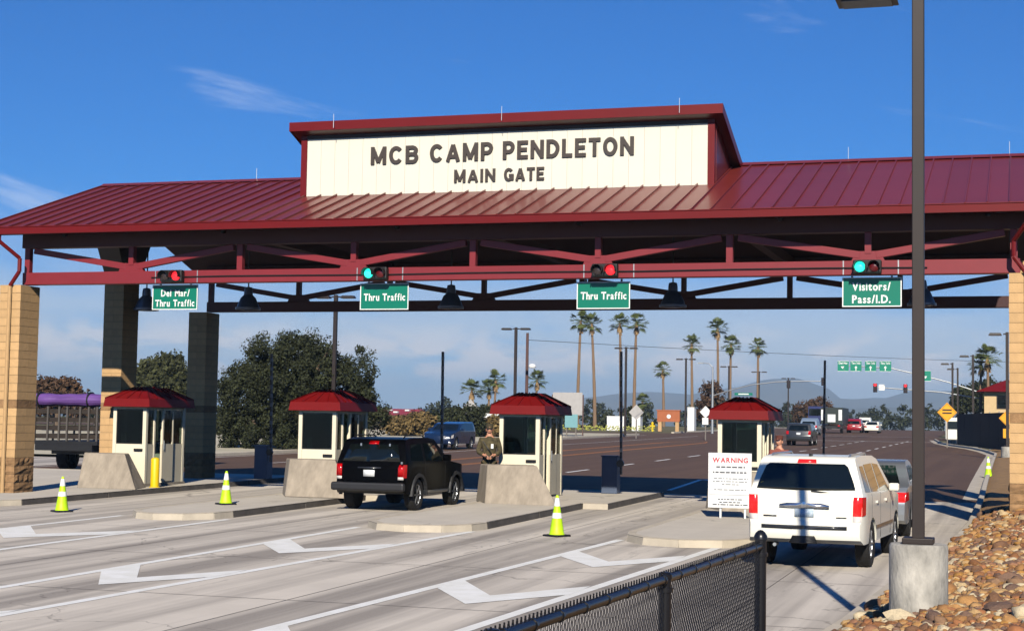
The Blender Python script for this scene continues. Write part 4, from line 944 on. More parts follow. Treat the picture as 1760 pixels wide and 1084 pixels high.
# black two-door SUV
top = [(-.06,.48),(-.07,.52),(-.07,.68),(.02,.70),(.03,1.0),(.10,1.10),(.30,1.56),(.40,1.645),(.8,1.69),(1.9,1.70),(2.3,1.66),(2.95,1.20),(3.15,1.12),(4.2,1.02),(4.42,.9),(4.48,.66),(4.46,.44)]
c = Car('suv','black two door SUV with silver wheels stopped at the second booth','suv',(-13.86,33.3,gz(34)),0,top,4.5,1.78,.40,(.95,3.55),.37,1.12,.32,pk_,'vehicles in the gate lanes',.965,bevel=.085)
c.rear('rear_window',[(-.84,1.15),(.84,1.15),(.76,1.54),(-.76,1.54)],.006,glass_d)
c.side('window',[(.42,1.17),(1.25,1.16),(1.32,1.55),(.62,1.55)],.004,glass_d); c.side('window',[(1.42,1.16),(2.62,1.15),(2.2,1.56),(1.46,1.57)],.004,glass_d)
for sd in (-1,1):
    tl = c.rear('tail_light',[(sd*.84,.80),(sd*1.0,.80),(sd*1.0,1.08),(sd*.84,1.08)],.014,tail); c.side('tail_light_side',[(.0,.80),(.12,.80),(.14,1.08),(.02,1.08)],.012,tail,(sd,),parent=tl)
    c.rear('reverse_lens',[(sd*.84,.73),(sd*1.0,.73),(sd*1.0,.797),(sd*.84,.797)],.012,lens_w,tl)
    c.box('door_mirror',(sd*1.0-.1,sd*1.0+.1,2.5,2.62,1.14,1.3),pk_,bevel=.03)
    MB().path([(sd*.62,.6,1.69),(sd*.62,.7,1.745),(sd*.62,1.8,1.745),(sd*.62,1.95,1.69)],.018,6).build('roof_rail',blackp,c.t,local=True)
    MB().tube((sd*.86,1.35,.42),(sd*.86,3.05,.42),.05,8).build('running_board',pgr,c.t,local=True)
    for wy in (.95,3.55):
        f = MB(); pr_ = None
        for k in range(13):
            a = math.pi*k/12; q = [Vector((sd*x_, wy+rr*math.cos(a), .352+rr*math.sin(a))) for x_, rr in ((.86,.44),(.925,.44),(.925,.515),(.86,.53))]
            if pr_:
                for i in range(4): f.quad(pr_[i],pr_[(i+1)%4],q[(i+1)%4],q[i])
            pr_ = q
        f.build('arch_flare',pm('flare_grey',srgb(40,40,42),.6,.06,4.),c.t,local=True)
c.seam(1.37,.5,1.14); c.seam(2.75,.5,1.14)
c.rear('high_brake_lamp',[(-.16,1.57),(.16,1.57),(.15,1.62),(-.15,1.62)],.02,tail)
c.rear('licence_plate',[(-.165,.80),(.165,.80),(.165,.95),(-.165,.95)],.012,plate)
c.rear('plate_recess',[(-.34,.99),(.34,.99),(.34,1.02),(-.34,1.02)],.02,pgr)
c.box('rear_bumper',(-.91,.91,-.11,.05,.47,.665),pm('bumper_grey',srgb(30,30,33),.55,.08,3.),bevel=.05)
MB().bar((0,.08,1.16),(.42,.1,1.19),.02,.02).build('wiper',blackp,c.t,local=True)
for sd in (-.3,.42): c.box('hinge',(sd-.02,sd+.02,.24,.28,1.5,1.56),chrome)
c.box('lock',(.79,.83,.015,.04,1.1,1.15),chrome)

def sedan(label, loc, rz, paint, L=4.5, W=1.76, H=1.42, scale=1., lit=False, plate_on=True, name='sedan'):
    top = [(.02,.34),(.0,.45),(.0,.66),(.06,.86),(.18,.95),(.62,.98),(1.3,1.36),(1.6,H-.01),(2.2,H),(2.7,H-.05),(3.3,.98),(3.5,.92),(4.2,.78),(4.42,.66),(4.48,.5),(4.44,.3)]
    c = Car(name,label,'car',loc,rz,top,L,W,.27,(.9,3.55),.315,.93,.34,paint,'cars beyond the gate',scale)
    def roof_rear(n, pts, off, m):
        o = MB()
        o.poly([c.warp(x,c.yrear(z) if z < .98 else .62+(1.3-.62)*(z-.98)/.38,z)+Vector((0,-off,off)) for x,z in pts]).build(n,m,c.t,local=True)
    roof_rear('rear_window',[(-.8,1.0),(.8,1.0),(.74,1.33),(-.74,1.33)],.012,glass_d)
    c.side('window',[(1.05,1.0),(1.9,.99),(1.9,1.34),(1.42,1.33)],.004,glass_d); c.side('window',[(1.98,.99),(3.02,.97),(2.62,1.32),(1.98,1.34)],.004,glass_d)
    for sd in (-1,1):
        tl = c.rear('tail_light',[(sd*.62,.68),(sd*1.,.68),(sd*1.,.86),(sd*.7,.86)],.012,tailb if lit else tail); c.side('tail_light_side',[(.02,.68),(.26,.72),(.22,.87),(.06,.86)],.01,tail,(sd,),parent=tl)
        c.box('door_mirror',(sd*.95-.08,sd*.95+.08,2.85,2.98,.96,1.08),paint,bevel=.02)
        hl = c.side('headlight',[(4.2,.6),(4.4,.58),(4.38,.7),(4.16,.74)],.008,lens_w,(sd,))
    c.rear('licence_plate',[(-.17,.62),(.17,.62),(.17,.76),(-.17,.76)],.01,plate)
    c.seam(1.0,.4,.95); c.seam(1.95,.35,.97); c.seam(3.05,.35,.95)
    MB().poly([(-.62,2.74,H-.06),(.62,2.74,H-.06),(.7,3.3,1.0),(-.7,3.3,1.0)]).build('windscreen',glass_d,c.t,local=True)
    return c
def hatch(label, loc, rz, paint, scale=1., suv=True, L=4.4, W=1.8, H=1.62, name='suv'):
    top = [(.02,.38),(.0,.5),(.0,.7),(.06,.8),(.10,1.0),(.34,1.48),(.45,1.56),(.9,H),(1.9,H),(2.3,H-.06),(3.0,1.08),(3.2,1.02),(4.1,.9),(4.32,.76),(4.38,.55),(4.34,.36)]
    c = Car(name,label,'suv' if suv else 'car',loc,rz,top,L,W,.32,(.88,3.5),.34,1.02,.24,paint,'cars beyond the gate',scale)
    c.rear('rear_window',[(-.82,1.06),(.82,1.06),(.76,1.44),(-.76,1.44)],.006,glass_d)
    c.side('window',[(.42,1.08),(1.1,1.07),(1.1,1.46),(.6,1.45)],.004,glass_d); c.side('window',[(1.18,1.07),(1.9,1.06),(1.9,1.48),(1.18,1.47)],.004,glass_d); c.side('window',[(1.98,1.06),(2.85,1.04),(2.3,1.47),(1.98,1.48)],.004,glass_d)
    for sd in (-1,1):
        c.rear('tail_light',[(sd*.8,.8),(sd*1.,.8),(sd*1.,1.04),(sd*.8,1.04)],.012,tail); c.box('door_mirror',(sd*1.0-.08,sd*1.0+.08,2.7,2.82,1.04,1.18),paint,bevel=.02)
        c.side('headlight',[(4.05,.66),(4.28,.62),(4.26,.78),(4.0,.84)],.008,lens_w,(sd,))
    c.rear('licence_plate',[(-.17,.78),(.17,.78),(.17,.92),(-.17,.92)],.01,plate)
    c.seam(1.14,.45,1.04); c.seam(1.94,.4,1.04); c.seam(2.9,.4,1.02)
    MB().poly([(-.64,2.36,H-.09),(.64,2.36,H-.09),(.74,3.0,1.1),(-.74,3.0,1.1)]).build('windscreen',glass_d,c.t,local=True)
    return c
sedan('silver grey sedan just ahead of the white SUV with its brake lamp lit',(-2.88,30.9,gz(31)),0,ps_,lit=True,H=1.44)
hatch('dark blue car with bright headlamp coming the other way behind the black SUV',(-31.0,88.5,gz(86)),math.pi,pbl,suv=False,H=1.5,name='hatchback_car')
hatch('dark grey SUV driving away in the middle distance',(-14.95,114.5,gz(116)),0,pgr,name='suv',H=1.58)
hatch('dark red SUV waiting at the far signals',(-19.05,196.5,gz(197)),0,prd,H=1.72)
sedan('small white sedan waiting right of the red SUV',(-17.1,198,gz(199)),0,pw_)
hatch('white SUV queuing behind the red SUV at the far junction',(-20.65,228,gz(230)),0,pw_,H=1.8)
hatch('pale blue grey vehicle beside the far truck',(-20.9,168,gz(170)),0,pm('paint_pale_blue',srgb(120,136,156),.3,.05,2.,coat=.4),H=1.8)

# far box truck with white doors and dark sleeper
tr = thing('box_truck','white fronted heavy truck with a dark blue cab at the far junction','truck',(-21.0,190,gz(190)),group='cars beyond the gate')
zz = gz(190); tw = pm('truck_white',srgb(228,230,230),.5,.05,1.); tb = pm('truck_dark',srgb(34,44,40),.5,.1,1.); tbl = pm('truck_blue',srgb(34,44,96),.45,.1,1.)
MB().box(-22.2,-19.7,190,197,zz+1.1,zz+3.0).build('cargo_box',tb,tr)
for a in ((-22.15,-21.75,1.5,2.75),(-20.15,-19.75,1.5,2.75),(-21.4,-20.5,1.3,2.2)): MB().box(a[0],a[1],189.93,189.985,zz+a[2],zz+a[3]).build('door_panel',tw,tr)
MB().box(-24.4,-22.4,196,199,zz+1.0,zz+3.2).build('cab',tbl,tr); MB().box(-24.3,-22.5,195.93,195.99,zz+2.1,zz+2.9).build('cab_window',glass_d,tr)
MB().box(-24.2,-19.8,190.4,198.5,zz+.55,zz+.95).build('chassis',blackp,tr)
for x in (-22.0,-19.95,-24.2): MB().lathe([(.2,-.15),(.5,-.14),(.5,.14),(.2,.15)],(x,191.6,zz+.5),18,'x').build('wheel',rubber,tr)
for x in (-21.8,-20.1): MB().box(x-.12,x+.12,189.95,190,zz+.8,zz+.95).build('tail_light',tail,tr)

# stake-bed truck parked behind the left columns with a purple tarp roll
st = thing('stake_truck','dark stake bed truck carrying a rolled purple tarpaulin behind the left columns','truck',(-30.6,47,gz(47)))
zz = gz(47); wood = pm('stake_wood',srgb(46,38,32),.9,.2,5.,stretch=(1,1,.2)); stm = pm('stake_steel',srgb(84,78,72),.5,.1,3.)
MB().box(-31.85,-29.35,47,52.5,zz+.92,zz+1.05).build('bed',blackp,st)
for k, x in enumerate((-31.8,-31.3,-30.86,-30.55,-30.05,-29.72,-29.4)): MB().box(x-.03,x+.03,47.0,47.06,zz+1.05,zz+2.2).build('stake',stm,st)
for k in range(4):
    zq = zz+1.12+k*.28; MB().box(-31.85,-29.35,47.07,47.10,zq,zq+.15).build('rail',wood,st)
    for X in (-31.88,-29.36): MB().box(X,X+.03,47.1,52.4,zq,zq+.15).build('rail',wood,st)
for X in (-31.9,-29.32):
    for y in (48.2,49.5,50.8,52.2): MB().box(X,X+.05,y,y+.06,zz+1.05,zz+2.2).build('stake',stm,st)
purple = pm('purple_tarp',srgb(104,70,136),.5,.35,3.,stretch=(.3,1,3),bump=.8,bscale=5); roll = MB(); prev = None; nn = 16
for i in range(26):
    x = -32.6+i*.14; r_ = .225+.012*math.sin(i*1.1)+.012*math.sin(i*.43); ring = [(x, 47.5+r_*1.15*math.cos(2*math.pi*k/nn), zz+2.42+r_*math.sin(2*math.pi*k/nn)*(.95)) for k in range(nn)]
    if prev:
        for k in range(nn): roll.quad(prev[k],prev[(k+1)%nn],ring[(k+1)%nn],ring[k])
    else: roll.poly(ring)
    prev = ring
roll.poly(prev); tp = thing('tarpaulin_roll','rolled purple tarpaulin strapped on top of the stake truck','tarpaulin',(-30.8,47.5,zz+2.2)); roll.build('roll',purple,tp,smooth=True)
for x in (-31.9,-29.95): MB().lathe([(.262,-.035),(.285,-.03),(.285,.03),(.262,.035)],(x,47.5,zz+2.42),18,'x').build('strap',blackp,tp)
MB().box(-31.75,-29.45,52.7,54.6,zz+.8,zz+2.5).build('cab',tb,st,bevel=.1); MB().box(-31.6,-29.6,52.66,52.70,zz+1.7,zz+2.3).build('cab_window',glass_d,st)
MB().box(-31.3,-29.9,47.3,54,zz+.6,zz+.9).build('chassis',blackp,st); MB().box(-31.7,-29.5,46.92,47.0,zz+.72,zz+.92).build('rear_beam',blackp,st)
for x in (-31.5,-29.75):
    for y in (48.6,53.7):
        w_ = MB().lathe([(.22,-.2),(.43,-.19),(.46,-.12),(.46,.12),(.43,.19),(.22,.2)],(x,y,zz+.46),22,'x').build('wheel',rubber,st,smooth=True)
        MB().lathe([(0,.12),(.12,.13),(.2,.2),(.23,.2)],(x,y,zz+.46),18,'x').build('hub',wsign,w_,smooth=True)
# ------------------------------------------------------------------ trees and palms
def leaf_m(name, c, v=.35): return pm(name, c, .75, .25, .8, island=v, spec=.25)
bark = pm('bark', srgb(104,88,72), .95, .25, 6., bump=.5, stretch=(1,1,.3)); palmbark = pm('palm_bark', srgb(132,108,84), .95, .2, 10., bump=.5, stretch=(.6,.6,2.5))
def crown_mesh(seed, shells, n_clump, per, size, clump_r):
    """leaf clumps through a set of overlapping ellipsoids (cx,cy,cz,rx,ry,rz)"""
    g = np.random.default_rng(seed); S = np.array(shells, float); wt = S[:,3]*S[:,4]*S[:,5]
    def unit(n): d = g.normal(size=(n,3)); return d/np.linalg.norm(d, axis=1)[:,None]
    k = g.choice(len(S), n_clump, p=wt/wt.sum()); cc = S[k,:3]+unit(n_clump)*S[k,3:]*(g.random(n_clump)**.28)[:,None]
    cr = clump_r*g.uniform(.6,1.35,n_clump); N = n_clump*per
    d = unit(N); p = np.repeat(cc,per,0)+d*(np.repeat(cr,per)*g.random(N)**.4)[:,None]
    nr = d+g.normal(size=(N,3))*.6+np.array((0,0,.35)); nr /= np.linalg.norm(nr,axis=1)[:,None]
    t = np.cross(nr, g.normal(size=(N,3))); t /= np.linalg.norm(t,axis=1)[:,None]; b = np.cross(nr,t)
    l = (size*g.uniform(.6,1.4,N))[:,None]; w_ = l*g.uniform(.4,.7,N)[:,None]
    V = np.stack([p-t*l, p-b*w_, p+t*l, p+b*w_],1).reshape(-1,3); return np_mesh('crown', V, np.arange(4*N).reshape(N,4))
def tree(name, label, loc, shells, n, per, size, cr, mat, trunk_h, trunk_r, seed, group=None, cat='tree', limbs=5):
    t = thing(name, label, cat, loc, 0, group); rn = random.Random(seed+5)
    link('crown', crown_mesh(seed, shells, n, per, size, cr), mat, t)
    m = MB(); m.tube((0,0,-.3),(0,0,trunk_h),trunk_r,9,trunk_r*.65)
    for k in range(limbs):
        s = rn.choice(shells); m.tube((0,0,trunk_h*rn.uniform(.5,1)),(s[0]+rn.uniform(-.5,.5)*s[3],s[1]+rn.uniform(-.5,.5)*s[4],s[2]+rn.uniform(-.1,.55)*s[5]),trunk_r*.5,6,trunk_r*.12)
    m.build('trunk', bark, t, smooth=True, local=True); return t
lf1 = leaf_m('leaf_dark_olive', srgb(50,54,32), .5); lf2 = leaf_m('leaf_green', srgb(64,66,38), .45); lf3 = leaf_m('leaf_dry', srgb(120,100,62)); lf4 = leaf_m('leaf_brown', srgb(84,62,44), .4); lf5 = leaf_m('leaf_lime', srgb(120,128,48))
z = .35
tree('broad_tree','big dark bushy tree behind the second booth',(-36.2,76,z),[(-1.9,0,2.6,2.2,2.2,2.4),(.6,.2,3.2,2.7,2.6,2.9),(-.6,0,4.2,2.0,1.9,2.0),(2.9,.3,2.5,2.0,2.0,2.5),(3.4,.5,4.0,1.2,1.3,1.5),(-2.9,0,1.4,1.3,1.6,1.5),(1.0,-1.,1.0,3.6,1.5,1.1),(1.4,.2,4.9,1.1,1.1,1.15),(-2.3,.2,4.7,.5,.6,.7),(4.3,.4,1.8,1.0,1.2,1.6),(2.4,.2,5.3,.6,.6,.6),(-.3,.2,5.7,.45,.5,.5)],600,190,.068,.46,lf1,2.2,.3,11,limbs=12)
tree('round_tree','rounded dark tree seen between the two dark left columns',(-63.2,110,1.),[(-1.1,0,3.9,1.5,1.4,1.5),(.6,0,4.4,1.6,1.4,1.5),(1.6,0,3.2,1.3,1.3,1.6),(-1.4,0,2.2,1.6,1.5,1.6)],520,26,.16,.42,lf2,2.6,.25,12,'trees beyond the left columns')
tree('round_tree','low brown tree behind the purple tarpaulin',(-72.4,110,1.),[(-1.2,0,2.6,1.6,1.3,1.4),(.5,0,2.7,1.4,1.3,1.3),(1.9,0,2.0,1.0,1.,1.2)],420,24,.16,.42,lf4,1.6,.2,13,'trees beyond the left columns')
tree('shrub','small lime green bush right of the purple tarpaulin',(-51.0,85,.6),[(0,0,1.5,1.3,1.,1.2),(.7,0,.9,1.2,1.,.9)],160,22,.12,.34,lf5,.8,.08,14,None,'bush')
for i, (x, y, zz, rx, rz_, mt, l) in enumerate(((-45.5,118,.9,2.2,1.3,lf3,'dry ochre bush on the verge behind the black SUV roof'),(-42.2,119,.9,2.4,1.9,lf1,'dark olive bush below the far red roofs'),(-46,140,1.1,2.6,2.1,lf1,'dark bush left of the diamond sign back'),(-39.8,121,1.,1.8,1.2,lf3,'dry ochre bush behind the dark blue car'),(-49.5,100,.8,3.4,1.2,lf1,'low dark hedge bush at the foot of the big tree'))):
    tree('shrub', l, (x,y,zz), [(-rx*.4,0,rz_*.55,rx*.75,1.2,rz_*.6),(rx*.35,0,rz_*.7,rx*.7,1.2,rz_*.65)], 230, 24, .13, .36, mt, .8, .08, 30+i, 'bushes on the left verge', 'bush')
tree('round_tree','russet tree behind the far blue truck',(-31.6,262,2.),[(-1.4,0,2.2,2.2,2,2.0),(.8,0,3.0,2.0,2,2.0),(2.2,0,1.6,1.8,2,1.5)],300,24,.22,.6,lf4,1.8,.25,41,'trees at the far junction')
tree('thin_tree','sparse grey tree beside the far mast arm pole',(-37.2,202,1.7),[(0,0,4.2,1.6,1.5,1.9),(-.8,0,2.4,1.8,1.5,1.6),(-1.2,0,6.2,.6,.6,.5)],150,18,.2,.5,lf4,3.4,.18,42,'trees at the far junction',limbs=12)
tree('round_tree','dark tree behind the tan building with the red roof',(-4.2,172,1.4),[(-1.,0,3.6,1.5,1.5,1.6),(.8,0,4.4,1.6,1.5,1.6),(1.6,0,2.6,1.8,1.5,1.8)],300,24,.2,.5,lf1,2.4,.25,43,'trees at the far junction')
# the wood along the foot of the hills, read as one mass
rn = random.Random(77); sh = []
for i in range(70):
    x = -150+i*3.3+rn.uniform(-1,1); y = 420+rn.uniform(-40,60); h = rn.uniform(3.,6.2); sh.append((x*1.25,y,2+h*.5,rn.uniform(2.4,4.2),3,h*.62))
wood_ = link('distant_wood', crown_mesh(5, sh, 1500, 22, .42, 1.0), lf1); tag(wood_, 'dark far wood along the foot of the hills', 'wood', kind='stuff')
rn = random.Random(78); sh = [( -150+i*4.2, 190+rn.uniform(-10,20), 1.8+rn.uniform(0,1.), rn.uniform(2.,3.5), 2., rn.uniform(1.2,2.2)) for i in range(26)]
tag(link('hedgerow_foliage', crown_mesh(6, sh, 700, 22, .26, .7), lf1), 'low dark vegetation beyond the outbound lanes', 'vegetation', kind='stuff')

# fan palms
frond_m = pm('palm_frond', srgb(88,98,48), .6, .25, 2., island=.35); dead_m = pm('dead_frond', srgb(150,122,84), .85, .2, 2., island=.25)
def palm_crown(seed, nf=34, Lf=1.15):
    rn = random.Random(seed); m = MB()
    for k in range(nf):
        a = rn.uniform(0,6.283); e = rn.uniform(-.75,1.35); st = rn.uniform(.45,.8)*Lf
        d = Vector((math.cos(a)*math.cos(e), math.sin(a)*math.cos(e), math.sin(e))); q = d*st+Vector((0,0,-.12*st))
        m.tube((0,0,0), q, .02, 3, .012, cap=False)
        side = d.cross(Vector((0,0,1))).normalized(); upv = side.cross(d)
        for j in range(9):                                     # fan of blades
            an = (j-4)/4*1.15; bd = (d*math.cos(an)+side*math.sin(an)+upv*.12*math.cos(an)).normalized(); l = Lf*.62*(1-.18*abs(j-4)/4)
            tip = q+bd*l+Vector((0,0,-.22*l-.1*l*rn.random())); w_ = bd.cross(upv).normalized()*.05
            mid = q+bd*l*.55; m.add([q, mid-w_, tip, mid+w_], [(0,1,2,3)])
    return m.mesh('crown', fix=False)
def palm_skirt(seed):
    rn = random.Random(seed); m = MB()
    for k in range(70):
        a = rn.uniform(0,6.283); r0 = .16; zt = -.1-rn.random()*.5; d = Vector((math.cos(a),math.sin(a),0)); p = d*r0+Vector((0,0,zt)); q = d*rn.uniform(.3,.5)+Vector((0,0,zt-rn.uniform(.4,.8))); s = d.cross(Vector((0,0,1)))*.07
        m.add([p-s*.4,p+s*.4,q+s,q-s],[(0,1,2,3)])
    return m.mesh('dead_skirt', fix=False)
PC = [palm_crown(i) for i in range(4)]; PS = [palm_skirt(i) for i in range(2)]
def palm(x, y, ztop, label, s=1.3, lean=0., r_=.2, i=0, group='tall fan palms'):
    z0 = gz(y); t = thing('palm_tree', label, 'palm', (x,y,z0), 0, group); H = ztop-z0-.6*s
    m = MB(); prev = None; n = 9; st = 14
    for k in range(st+1):
        f = k/st; rr = r_*(1.25-.55*f)*(1+.06*math.sin(k*2.4)); cx = lean*(f**1.5)
        ring = [(cx+rr*math.cos(6.2832*j/n), rr*math.sin(6.2832*j/n), H*f) for j in range(n)]
        if prev:
            for j in range(n): m.quad(prev[j],prev[(j+1)%n],ring[(j+1)%n],ring[j])
        prev = ring
    m.build('trunk', palmbark, t, local=True, smooth='all')
    c1 = link('crown', PC[i % 4], frond_m, t); c1.location = (lean,0,H); c1.scale = (s*.84,)*3; c1.rotation_euler = (0,0,i*1.3)
    c2 = link('dead_skirt', PS[i % 2], dead_m, t); c2.location = (lean,0,H); c2.scale = (s*.62,s*.62,s*.85)
PALMS = [(-54.4,200,16.3,'leftmost of the four tallest palms reaching above the canopy beam',1.5,.3),(-52.3,201,16.0,'second of the four tallest palms reaching above the canopy beam',1.5,-.6),(-48.6,200,15.9,'third of the four tallest palms, close beside the fourth',1.4,-.3),(-47.4,202,16.1,'fourth and rightmost of the four tallest palms',1.5,.2),
 (-49.5,230,11.0,'palm with a small mop crown left of the brown monument sign',1.3,-.2),(-45.3,230,14.9,'slender palm right of the brown monument sign',1.5,-.2),(-41.5,230,17.2,'tallest palm above the fourth booth',1.6,-.2),(-40.0,231,14.9,'palm close right of the tallest one above the fourth booth',1.6,.1),(-35.8,230,14.4,'lone palm right of the pair above the fourth booth',1.4,0.),(-52.9,230,6.3,'short palm in front of the hills left of the monument sign',1.3,.2),
 (-58.5,170,6.5,'leftmost short palm left of the third booth',1.3,0.),(-56.8,171,6.6,'middle of the three short palms left of the third booth',1.2,0.),(-55.8,170,7.6,'tallest of the three short palms left of the third booth',1.25,.1),(-51.0,170,7.6,'palm above the third booth beside the utility pole',1.2,.1),
 (-2.65,150,9.4,'palm behind the screen fence, the taller of two on the right',1.25,-.1),(-3.45,152,8.7,'palm behind the screen fence, the shorter of two on the right',1.1,.1)]
for i, (x, y, zt, l, s, ln) in enumerate(PALMS): palm(x, y, zt, l, s, ln, (.2 if y > 180 else .14), i)
# ------------------------------------------------------------------ signs, masts and buildings beyond the gate
backm = pm('sign_back_grey', srgb(176,172,168), .6, .08, 3.); postm = pm('post_steel', srgb(120,112,104), .6, .1, 3.)
def sign_on_post(name, label, x, y, zc, wd, ht, mat, post=postm, diamond=False, posts=(0,), th=.03, cat='sign', edge=None, face=None):
    z0 = gz(y); t = thing(name, label, cat, (x,y,z0))
    if diamond:
        p = [(x,y,zc-ht/2),(x+wd/2,y,zc),(x,y,zc+ht/2),(x-wd/2,y,zc)]; b = MB().prism(p,(0,th,0)).build('panel',mat,t)
        if edge: 
            q = [(x,y-.006,zc-ht*.44),(x+wd*.44,y-.006,zc),(x,y-.006,zc+ht*.44),(x-wd*.44,y-.006,zc)]
            for a, c_ in zip(q, q[1:]+q[:1]): MB().bar(a,c_,.01,.03,(0,1,0)).build('border',edge,t)
    else: MB().box(x-wd/2,x+wd/2,y,y+th,zc-ht/2,zc+ht/2).build('panel',mat,t)
    for dx in posts: MB().box(x+dx-.045,x+dx+.045,y+th+.002,y+th+.09,z0-.1,zc+ht*.4).build('post',post,t)
    return t
sign_on_post('diamond_sign','back of a grey diamond sign on a post left of the third booth',-44.85,130,3.2,1.5,1.7,backm,diamond=True)
sign_on_post('diamond_sign','back of a grey diamond sign behind the tall palm trunks',-30.3,130,3.1,1.25,1.3,backm,diamond=True)
sign_on_post('diamond_sign','white diamond sign left of the fourth booth roof',-24.5,130,3.2,.95,1.0,wsign,diamond=True)
sign_on_post('plate_sign','small white plate below the white diamond sign',-24.5,129.9,2.45,.5,.55,wsign,posts=())
sign_on_post('board_sign','low white board sign behind the guard',-43.2,130,2.5,1.9,.65,wsign,posts=(-.7,.7))
sign_on_post('billboard','back of a big grey board on two brown posts right of the third booth',-36.5,131,3.75,2.6,1.9,backm,post=pm('brown_post',srgb(96,72,62),.7,.1,3.),posts=(-1.35,1.35))
sign_on_post('board_sign','pale teal panel below the big grey board',-35.6,129,2.3,1.1,1.1,pm('teal_panel',srgb(120,168,172),.5,.06,3.),posts=(-.4,.4))
black_p = pm('print_black', srgb(30,28,24), .6, .05, 3.)
s_ = sign_on_post('diamond_sign','yellow diamond warning sign left of the black screen fence',-4.92,118,3.3,1.35,1.4,syel,diamond=True,edge=black_p)
for zz in (3.42,3.2): MB().box(-5.25,-4.6,117.985,117.995,zz,zz+.1).build('print_line',black_p,s_)
sign_on_post('diamond_sign','yellow diamond warning sign half behind the right front column',-.72,100,2.8,.95,1.,syel,diamond=True,edge=black_p)
sign_on_post('plate_sign','yellow plate below the right diamond sign',-.68,99.9,1.9,.55,.55,syel,posts=(0,))
ms = thing('monument_sign','brown monument sign with a pale emblem on a low base','sign',(-38.2,180,gz(180)))
bwn = pm('monument_brown',srgb(172,98,58),.7,.1,2.); MB().box(-39.5,-36.9,180,180.4,2.5,3.75).build('board',bwn,ms)
MB().box(-39.6,-36.8,179.95,180.45,3.75,3.85).build('cap',bwn,ms); MB().lathe([(0,0),(.24,0),(.24,.03)],(-38.15,179.96,3.1),16,'y').build('emblem',wsign,ms)
for x in (-39.2,-37.2): MB().box(x-.2,x+.2,180.05,180.35,gz(180),2.5).build('pier',block_m,ms)
for x0, x1, y, z1, l in ((-45.4,-43.4,180,3.0,'white cabinet box beside the tall palm trunks, the larger one'),(-42.7,-41.7,181,3.0,'white cabinet box beside the tall palm trunks, the smaller one'),(-37.2,-36.4,186,4.2,'pale utility cabinet behind the monument sign')):
    t = thing('utility_cabinet', l, 'cabinet', ((x0+x1)/2,y,gz(y))); MB().box(x0,x1,y,y+1.2,gz(y),z1).build('body',wsign,t); MB().box(x0-.04,x1+.04,y-.04,y+1.24,z1,z1+.06).build('lid',wsign,t)
for x, y, l in ((-39.6,178,'yellow hydrant post beside the white cabinets'),(-44.6,104,'yellow marker post behind the guard')):
    t = thing('marker_post', l, 'post', (x,y,gz(y))); MB().lathe([(.13,0),(.13,.85),(.16,.9),(.1,1.05),(0,1.1)],(x,y,gz(y)),10).build('post',yel,t); MB().box(x-.3,x+.3,y-.06,y+.06,gz(y)+.55,gz(y)+.7).build('outlet',yel,t)
# yellow flowers along the far kerb
fl = MB(); rn = random.Random(9)
for _ in range(300):
    x = rn.uniform(-52,-38); y = rn.uniform(150.5,151.8)+20; z_ = gz(y)+.1+rn.random()*.5; s = .1; fl.add([(x-s,y,z_),(x+s,y,z_-.03),(x,y+.05,z_+s*1.4)],[(0,1,2)])
tag(fl.build('flower_bed_foliage',pm('flower_yellow',srgb(150,152,66),.8,.2,3.,island=.3),fix=False),'yellow green flower bed along the far kerb','flowers',kind='stuff')

def mast(name, label, x, y, ztop, arm, sigs, greens, lum=True):
    z0 = gz(y); t = thing(name, label, 'traffic light', (x,y,z0))
    MB().tube((x,y,z0),(x,y,ztop),.14,10,.09).build('pole',galv,t,smooth=True); MB().path(arm,.058,8).build('arm',galv,t,smooth=True)
    if lum: MB().path([(x,y,ztop-.1),(x-.4,y,ztop+.35),(x-1.1,y,ztop+.4)],.05,6).build('lamp_arm',galv,t); MB().box(x-1.6,x-1.0,y-.15,y+.15,ztop+.32,ztop+.46).build('lamp_head',galv,t)
    for sx, sz_, on in sigs:
        h = MB().box(sx-.19,sx+.19,y-.3,y-.08,sz_-.42,sz_+.42).build('signal_head',blackp,t,bevel=.03)
        for k, c_ in enumerate((red_on if on else lens_off, lens_off, lens_off)): MB().lathe([(0,-.03),(.1,-.02),(.13,0)],(sx,y-.3,sz_+.27-k*.27),14,'y').build('lens',c_,h)
    return t
mast('signal_mast','grey signal mast with a long arched arm reaching right above the fourth booth',-31.3,170,8.4,[(-31.3,170,5.3),(-29.3,170,5.95),(-27.2,170,6.5),(-24.5,170,6.85),(-21.5,170,6.95),(-19.4,170,6.95)],[(-23.2,6.6,False),(-19.6,6.9,False)],[])
mR = mast('signal_mast','grey mast arm carrying the far green lane signs and red signals',1.4,150,7.6,[(1.4,150,3.9),(-.9,150,4.7),(-3.5,150,5.5),(-6.1,150,6.35),(-8.6,150,7.0),(-11.2,150,7.6),(-16,150,7.85)],[],[],lum=False)
m2_ = mast('signal_mast','lower white arm with two red traffic signals at the far junction',1.9,156,7.0,[(1.9,156,4.3),(-3,156,4.95),(-7,156,5.6),(-12.9,156,6.0)],[(-13.1,5.95,True),(-10.3,5.9,True)],[],lum=False)
ts_ = sign_on_post('plate_sign','small white turn plate beside the far left red signal',-12.5,155.9,6.0,.55,.55,wsign,posts=())
